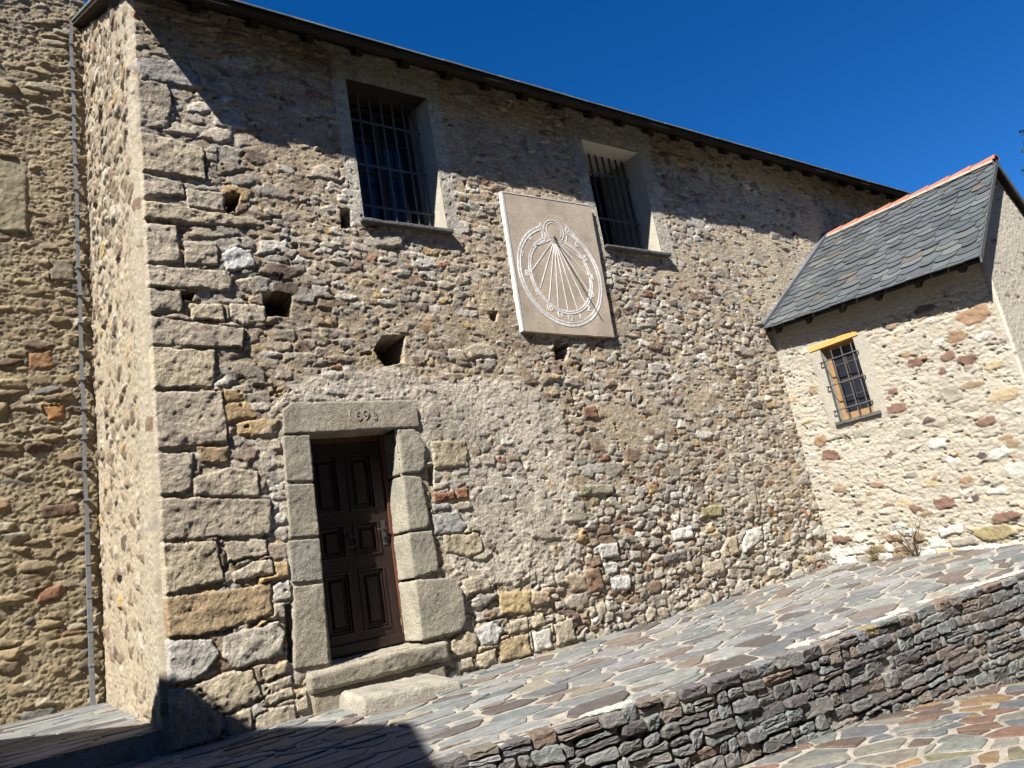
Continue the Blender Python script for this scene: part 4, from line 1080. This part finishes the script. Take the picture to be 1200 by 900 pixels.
# rafter ends
for k in range(6):
    y = -.25 - k * .52; s = -y / 3.04; e = E0.lerp(E1, s) + Vector((0, 0, -.01)); bm = bmesh.new()
    dx = .5
    prism(bm, [(e.x + .03, y - .035, e.z - .05), (e.x + dx, y - .035, e.z - .05 + dx * .78), (e.x + dx, y - .035, e.z - .14 + dx * .78), (e.x + .05, y - .035, e.z - .11)],
          [(e.x + .03, y + .035, e.z - .05), (e.x + dx, y + .035, e.z - .05 + dx * .78), (e.x + dx, y + .035, e.z - .14 + dx * .78), (e.x + .05, y + .035, e.z - .11)])
    world_obj('rafter', bm, M_oldwood, AN)

# annexe window
AW = par(empty('window', (XA, -.95, 1.68)), AN)
y0, y1, z0, z1 = AH; xf = XA - .034
bm = bmesh.new()
def quad(*p): bm.faces.new([bm.verts.new(q) for q in p])
dp = XA + .26
quad((xf, y1, z0), (dp, y1 - .0, z0), (dp, y1, z1), (xf, y1, z1)); quad((xf, y0, z0), (xf, y0, z1), (dp, y0, z1), (dp, y0, z0))
quad((xf, y0, z0), (dp, y0, z0), (dp, y1, z0), (xf, y1, z0)); quad((xf, y0, z1), (xf, y1, z1), (dp, y1, z1), (dp, y0, z1))
quad((dp, y0, z0), (dp, y0, z1), (dp, y1, z1), (dp, y1, z0))
world_obj('reveal', bm, M_plaster, AW)
bm = bmesh.new(); box(bm, XA - .045, XA + .16, -1.29, -.55, 2.735, 2.81, .005); world_obj('lintel', bm, M_beam, AW)
fxx = XA + .10
bm = bmesh.new(); t = .05
box(bm, fxx, fxx + .05, y1 - t, y1, z0, z1); box(bm, fxx, fxx + .05, y0, y0 + t, z0, z1); box(bm, fxx, fxx + .05, y0 + t, y1 - t, z0, z0 + .1); box(bm, fxx, fxx + .05, y0 + t, y1 - t, z1 - t, z1)
world_obj('frame', bm, M_pine, AW)
bm = bmesh.new(); ym = (y0 + y1) / 2
box(bm, fxx + .015, fxx + .04, ym - .012, ym + .012, z0 + .1, z1 - t)
for k in (1, 2, 3): zz = z0 + .1 + (z1 - t - z0 - .1) * k / 4; box(bm, fxx + .018, fxx + .038, y0 + t, y1 - t, zz - .01, zz + .01)
world_obj('glazing_bar', bm, M_winwood, AW)
bm = bmesh.new(); box(bm, fxx + .025, fxx + .031, y0 + t, y1 - t, z0 + .1, z1 - t); world_obj('pane', bm, M_glass, AW)
rough_block('sill', [(XA - .07, 1.63), (XA + .2, 1.63), (XA + .2, 1.685), (XA - .07, 1.685)], [(XA - .07, 1.63), (XA + .2, 1.63), (XA + .2, 1.685), (XA - .07, 1.685)], -1.30, -.64, M_ret, AW, .010, .005, .003, 2, (.13, .13, .12))
GR = par(empty('grille', (XA - .07, -.95, 1.7)), AW)
gx = XA - .075
for k in range(4):
    y = y1 - .03 - (y1 - y0 - .06) * k / 3; bm = bmesh.new(); tube(bm, [(gx, y, z0 + .0), (gx, y, z1 - .08)], .0085, 6); world_obj('vertical_bar', bm, M_irongrey, GR)
for z in (1.83, 2.18, 2.53):
    bm = bmesh.new(); a, b = y1 + .03, y0 - .03
    tube(bm, [(XA - .02, a - .02, z), (gx + .012, a, z), (gx - .012, a - .012, z), (gx - .012, b + .012, z), (gx + .012, b, z), (XA - .02, b + .02, z)], .009, 6); world_obj('cross_bar', bm, M_irongrey, GR)

# retaining wall -----------------------------------------------------------------------------
seg = np.sqrt((np.diff(PATH, axis=0) ** 2).sum(1)); cum = np.concatenate([[0], np.cumsum(seg)])
def on_path(u):
    x = np.interp(u, cum, PATH[:, 0]); y = np.interp(u, cum, PATH[:, 1])
    x2 = np.interp(u + .3, cum, PATH[:, 0]); y2 = np.interp(u + .3, cum, PATH[:, 1]); x1 = np.interp(u - .3, cum, PATH[:, 0]); y1 = np.interp(u - .3, cum, PATH[:, 1])
    dx, dy = x2 - x1, y2 - y1; l = np.hypot(dx, dy) + 1e-9
    return x, y, dy / l, -dx / l        # outward normal points to -y
P_RETS = [(.30, (.175, .17, .165)), (.22, (.195, .205, .205)), (.18, (.20, .17, .145)), (.12, (.13, .12, .12)), (.12, (.235, .235, .225)), (.04, (.21, .155, .12)), (.02, (.27, .21, .12))]
def ret(U, V):
    h = -.004 + .012 * (fbm(U * 9, V * 9, 205, 3) - .5) + .010 * (fbm(U * 40, V * 40, 206, 3) - .5)
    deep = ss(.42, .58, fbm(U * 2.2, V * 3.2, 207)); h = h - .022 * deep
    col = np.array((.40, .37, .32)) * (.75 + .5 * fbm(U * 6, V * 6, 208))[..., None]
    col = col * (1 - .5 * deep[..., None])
    return h, col
def ret_world(U, V, h):
    x, y, nx, ny = on_path(U)
    back = np.where(V < 0, -V, 0); down = np.maximum(V, 0)
    return x + nx * (np.where(V < .02, -.02, h) - back), y + ny * (np.where(V < .02, -.02, h) - back), terr(x) - down - .004
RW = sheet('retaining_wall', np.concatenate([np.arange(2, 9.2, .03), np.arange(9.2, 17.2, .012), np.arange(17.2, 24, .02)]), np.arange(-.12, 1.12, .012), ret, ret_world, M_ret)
tag(RW, 'low dark slate retaining wall holding up the paved terrace', 'wall')
rngc = random.Random(5); rV = []; rF = []; rC = []
stones = []
vk = [-.012]
while vk[-1] < 1.15: vk.append(vk[-1] + rngc.uniform(.048, .098))
def wave(k, u): return vk[k] + (0 if k == 0 else .030 * mnoise.noise(Vector((u * 1.1, k * 3.7, 0))) + .016 * mnoise.noise(Vector((u * 4, k * 5.1, 2))))
for k in range(len(vk) - 1):
    u = 9.0 + rngc.random() * .2
    while u < 19.5:
        wd = rngc.choice((rngc.uniform(.07, .12), rngc.uniform(.12, .22), rngc.uniform(.16, .32)))
        j = lambda a=.008: rngc.uniform(-a, a)
        tl = rngc.uniform(-.02, .02)
        A, B = (u + j(), wave(k, u) + j(.005)), (u + wd + j(), wave(k, u + wd) + j(.005))
        C, D_ = (u + wd + tl + j(), wave(k + 1, u + wd) + j(.005)), (u + tl + j(), wave(k + 1, u) + j(.005))
        mt = ((A[0] + B[0]) / 2, (A[1] + B[1]) / 2 + j(.009)); mb = ((C[0] + D_[0]) / 2, (C[1] + D_[1]) / 2 + j(.009))
        if wd > .15 and rngc.random() < .22 and vk[k + 1] - vk[k] > .07:
            m1, m2 = ((A[0] + D_[0]) / 2, (A[1] + D_[1]) / 2 + j(.008)), ((B[0] + C[0]) / 2, (B[1] + C[1]) / 2 + j(.008))
            stones += [[A, mt, B, m2, m1], [m1, m2, C, mb, D_]]
        else: stones.append([A, mt, B, C, mb, D_])
        u += wd
for poly in stones:
    vt = -.010 + rngc.uniform(-.014, .012)
    poly = clip_half(poly, 0, -1, -vt)
    if len(poly) < 3: continue
    p = inset(poly, rngc.uniform(.002, .008))
    if len(p) < 3: continue
    A = abs(sum(p[i][0] * p[(i + 1) % len(p)][1] - p[(i + 1) % len(p)][0] * p[i][1] for i in range(len(p))) / 2)
    if A < .0009: continue
    q = []
    for i in range(len(p)):
        a, b = p[i], p[(i + 1) % len(p)]; l = math.hypot(b[0] - a[0], b[1] - a[1]); k = max(1, int(l / .035)); t0 = min(.25, .012 / max(l, 1e-4))
        for s_ in range(k + 1):
            t = t0 + (1 - 2 * t0) * s_ / k
            q.append((a[0] + (b[0] - a[0]) * t + rngc.uniform(-.004, .004), a[1] + (b[1] - a[1]) * t + rngc.uniform(-.004, .004)))
    m = len(q); cx, cy = sum(t[0] for t in q) / m, sum(t[1] for t in q) / m
    D0 = rngc.uniform(.006, .034); tu, tv = rngc.uniform(-.10, .10), rngc.uniform(-.30, .20)
    col = pick(rngc, P_RETS); b0 = len(rV)
    def put(u, v, d):
        x, y, nx, ny = [float(t) for t in on_path(np.array(u))]
        rV.append((x + nx * d, y + ny * d, float(terr(x)) - v)); rC.append(col)
    rings = ((0, -.09, 0), (0, D0 - .012, .003), (.007, D0, .003), (.020, D0 + .002, .005))
    for ins_, dd, am in rings:
        for (u, v) in q:
            l = math.hypot(cx - u, cy - v) + 1e-6; f = min(.75, ins_ / l)
            X, Y = u + (cx - u) * f, v + (cy - v) * f
            put(X, Y, dd + ((X - cx) * tu + (Y - cy) * tv if dd > -.05 else 0) + rngc.uniform(-am, am))
    put(cx, cy, D0 + rngc.uniform(-.004, .006))
    for k in range(3):
        for i in range(m):
            j = (i + 1) % m; rF.append((b0 + k * m + i, b0 + k * m + j, b0 + (k + 1) * m + j, b0 + (k + 1) * m + i))
    for i in range(m): rF.append((b0 + 3 * m + i, b0 + 3 * m + (i + 1) % m, b0 + 4 * m))
me = bpy.data.meshes.new('slate_stones'); me.from_pydata(rV, [], rF); me.update()
at = me.color_attributes.new('Col', 'FLOAT_COLOR', 'POINT'); at.data.foreach_set('color', np.array([(*c, 1) for c in rC], np.float32).ravel())
bmx = bmesh.new(); bmx.from_mesh(me); bmesh.ops.recalc_face_normals(bmx, faces=bmx.faces); bmx.to_mesh(me); bmx.free()
link('slate_stones', me, M_ret, RW)

bm2 = bmesh.new(); x = 2.2
while x < 9.5:
    if rngc.random() < (.75 if x > 4.6 else .4):
        wl, wd = rngc.uniform(.05, .20), rngc.uniform(.025, .055); sl = (float(pathy(x + .1)) - float(pathy(x - .1))) / .2
        yy = float(pathy(x)) + rngc.uniform(.04, .12); n = 46; ring = []
        for k in range(n):
            a = 2 * math.pi * k / n; q = 1 + .55 * mnoise.noise(Vector((math.cos(a) * 2.2, math.sin(a) * 2.2, x * 9))) + .4 * mnoise.noise(Vector((math.cos(a) * 7, math.sin(a) * 7, x * 5)))
            dx = math.cos(a) * wl * q; ring.append((x + dx, yy + math.sin(a) * wd * q + dx * sl, float(terr(x + dx)) + .004))
        prism(bm2, ring, [(x + (p[0] - x) * .93, yy + (p[1] - yy) * .93, p[2] + .011) for p in ring])
    x += rngc.uniform(.2, .8)
world_obj('mortar_smear', bm2, M_smear, RW)

# plants at the annexe foot --------------------------------------------------------------------
def shrub(name, x, y, z, n, hmax, spread, seed, label, mat, leafy=0):
    r = random.Random(seed); bm = bmesh.new()
    for k in range(n):
        a = r.uniform(0, 2 * math.pi); s = r.uniform(.2, 1) * spread; h = hmax * r.uniform(.5, 1)
        p = [Vector((x + r.uniform(-.02, .02), y + r.uniform(-.03, .03), z - .02))]
        for t in (.35, .7, 1):
            p.append(Vector((x - abs(math.cos(a) * s * t ** 1.3) * .7 + r.uniform(-.02, .02), y + math.sin(a) * s * t ** 1.3 + r.uniform(-.02, .02), z + h * t)))
        tube(bm, p, [.0055, .004, .003, .0018], 5)
        for q in range(2):
            b = p[2].lerp(p[3], r.random()); tube(bm, [b, b + Vector((r.uniform(-.07, .03), r.uniform(-.1, .1), r.uniform(.03, .12)))], [.003, .0012], 4)
    o = world_obj(name, bm, mat)
    tag(o, label, 'plant')
    if leafy:
        bm = bmesh.new()
        for k in range(leafy):
            c = Vector((x - r.uniform(0, .1), y + r.gauss(0, spread * .4), z + r.random() ** 1.5 * hmax)); s = r.uniform(.008, .022)
            d = Vector((r.uniform(-1, 1), r.uniform(-1, 1), r.uniform(-.2, 1))).normalized(); e = d.cross(Vector((r.uniform(-1, 1), r.uniform(-1, 1), r.uniform(-1, 1)))).normalized()
            bm.faces.new([bm.verts.new(q) for q in (c - d * s, c + e * s * .4, c + d * s, c - e * s * .4)])
        world_obj('foliage', bm, M_leaf, o)['kind'] = 'stuff'
    return o
shrub('dry_shrub', 9.44, -1.25, -.21, 17, .48, .34, 4, 'leafless dark twiggy shrub growing at the foot of the annexe wall', M_twig)
shrub('weed', 9.40, -.74, -.21, 14, .17, .13, 6, 'low yellowish green weed tuft at the annexe wall foot near the corner', M_leaf, 160)

# fir tree behind the annexe ---------------------------------------------------------------------
FT = empty('fir_tree', (30.7, 1.24, -1.2))
tag(FT, 'dark green fir tree behind the annexe, branch tips showing at the right edge', 'tree')
bm = bmesh.new(); tx, ty = 30.7, 1.24
tube(bm, [(tx, ty, -1.3), (tx, ty, 4), (tx + .1, ty, 10), (tx, ty, 13.6)], [.34, .27, .13, .02], 10); world_obj('trunk', bm, M_bark, FT)
rf = random.Random(8); bmb = bmesh.new(); V = []; F = []
for lev in range(38):
    z = 1.5 + lev * .305; Lb = 3.1 * (1 - (z - 1.0) / 13.6) ** .8 + .25
    for k in range(7):
        a = rf.uniform(0, 2 * math.pi); l = Lb * rf.uniform(.65, 1.12)
        dr = Vector((math.cos(a), math.sin(a), 0)); p0 = Vector((tx, ty, z)); pm = p0 + dr * l * .5 + Vector((0, 0, -.10 * l)); p1 = p0 + dr * l + Vector((0, 0, -.06 * l))
        tube(bmb, [p0, pm, p1], [.035, .02, .006], 5)
        side = dr.cross(Vector((0, 0, 1)))
        nn = int(150 * l / 3) + 30
        for q in range(nn):
            t = rf.uniform(.22, 1.03); c = (p0.lerp(pm, t * 2) if t < .5 else pm.lerp(p1, t * 2 - 1)) + side * rf.gauss(0, .16 * l * (1.1 - t) + .05) + Vector((0, 0, rf.uniform(-.12, .05)))
            dd = (dr * rf.uniform(.3, 1) + side * rf.uniform(-.9, .9) + Vector((0, 0, rf.uniform(-.5, .25)))).normalized(); s = rf.uniform(.06, .13); e = dd.cross(Vector((rf.uniform(-1, 1), rf.uniform(-1, 1), 1))).normalized() * .022
            b0 = len(V); V += [c - dd * s - e, c + dd * s, c - dd * s + e]; F.append((b0, b0 + 1, b0 + 2))
world_obj('limb', bmb, M_bark, FT)
me = bpy.data.meshes.new('crown'); me.from_pydata(V, [], F); link('crown', me, M_needle, FT)

# unseen tall house, added behind the camera to cut sky and bounce light
OH = empty('sky_block_house', (6, -14, -1.3)); tag(OH, 'unseen tall dark house added behind the camera to block sky light', 'building')
bm = bmesh.new(); box(bm, -9, 24, -20, -11.6, -1.4, 10.2)
world_obj('wall', bm, M_core, OH)
bm = bmesh.new(); prism(bm, [(-9.4, -11.1, 10.0), (-9.4, -20.5, 10.0), (-9.4, -15.8, 12.6)], [(24.4, -11.1, 10.0), (24.4, -20.5, 10.0), (24.4, -15.8, 12.6)]); world_obj('roof', bm, M_slate_dark, OH)
for k in range(7):
    for z in (1.0, 4.4, 7.4):
        x = -6.5 + 4.4 * k; bm = bmesh.new(); box(bm, x, x + 1.1, -11.6, -11.55, z, z + 1.6, .01); wf = world_obj('window', bm, M_winwood, OH)
        bm = bmesh.new(); box(bm, x + .1, x + 1.0, -11.55, -11.545, z + .1, z + 1.5); world_obj('pane', bm, M_glass, wf)

# neighbouring house outside the frame, whose gable throws the shadow at the lower left ------------
NH = empty('neighbouring_house', (-6, -3.5, -.9))
tag(NH, 'rendered gabled house standing across the lane', 'building')
prof = [(.85, -1.2), (.85, 3.30), (-.53, 4.12), (-1.8, 4.92), (-2.4, 5.32), (-3.9, 5.88), (-4.8, 5.40), (-7.6, 3.5), (-7.6, -1.2)]
bm = bmesh.new(); prism(bm, [(-3.05, y, z) for y, z in prof], [(-10, y, z) for y, z in prof]); world_obj('wall', bm, M_render, NH)
bm = bmesh.new()
pr_ = [(1.0, 3.24), (-.53, 4.16), (-1.8, 4.96), (-2.4, 5.36), (-3.9, 5.93), (-4.8, 5.44), (-7.8, 3.4)]
for a, b in zip(pr_[:-1], pr_[1:]):
    prism(bm, [(-3.0, a[0], a[1]), (-3.0, b[0], b[1]), (-3.0, b[0], b[1] + .06), (-3.0, a[0], a[1] + .06)], [(-10.1, a[0], a[1]), (-10.1, b[0], b[1]), (-10.1, b[0], b[1] + .06), (-10.1, a[0], a[1] + .06)])
world_obj('roof', bm, M_slate_dark, NH)
bm = bmesh.new(); box(bm, -3.06, -3.0, -4.6, -3.7, -.85, 1.2, .01); world_obj('door', bm, M_doorwood, NH)
for yy in (-2.6, -6.2):
    bm = bmesh.new(); box(bm, -3.06, -3.01, yy, yy + .8, 1.4, 2.5, .01); wf = world_obj('window', bm, M_winwood, NH)
    bm = bmesh.new(); box(bm, -3.01, -3.003, yy + .08, yy + .72, 1.48, 2.42); world_obj('pane', bm, M_glass, wf)
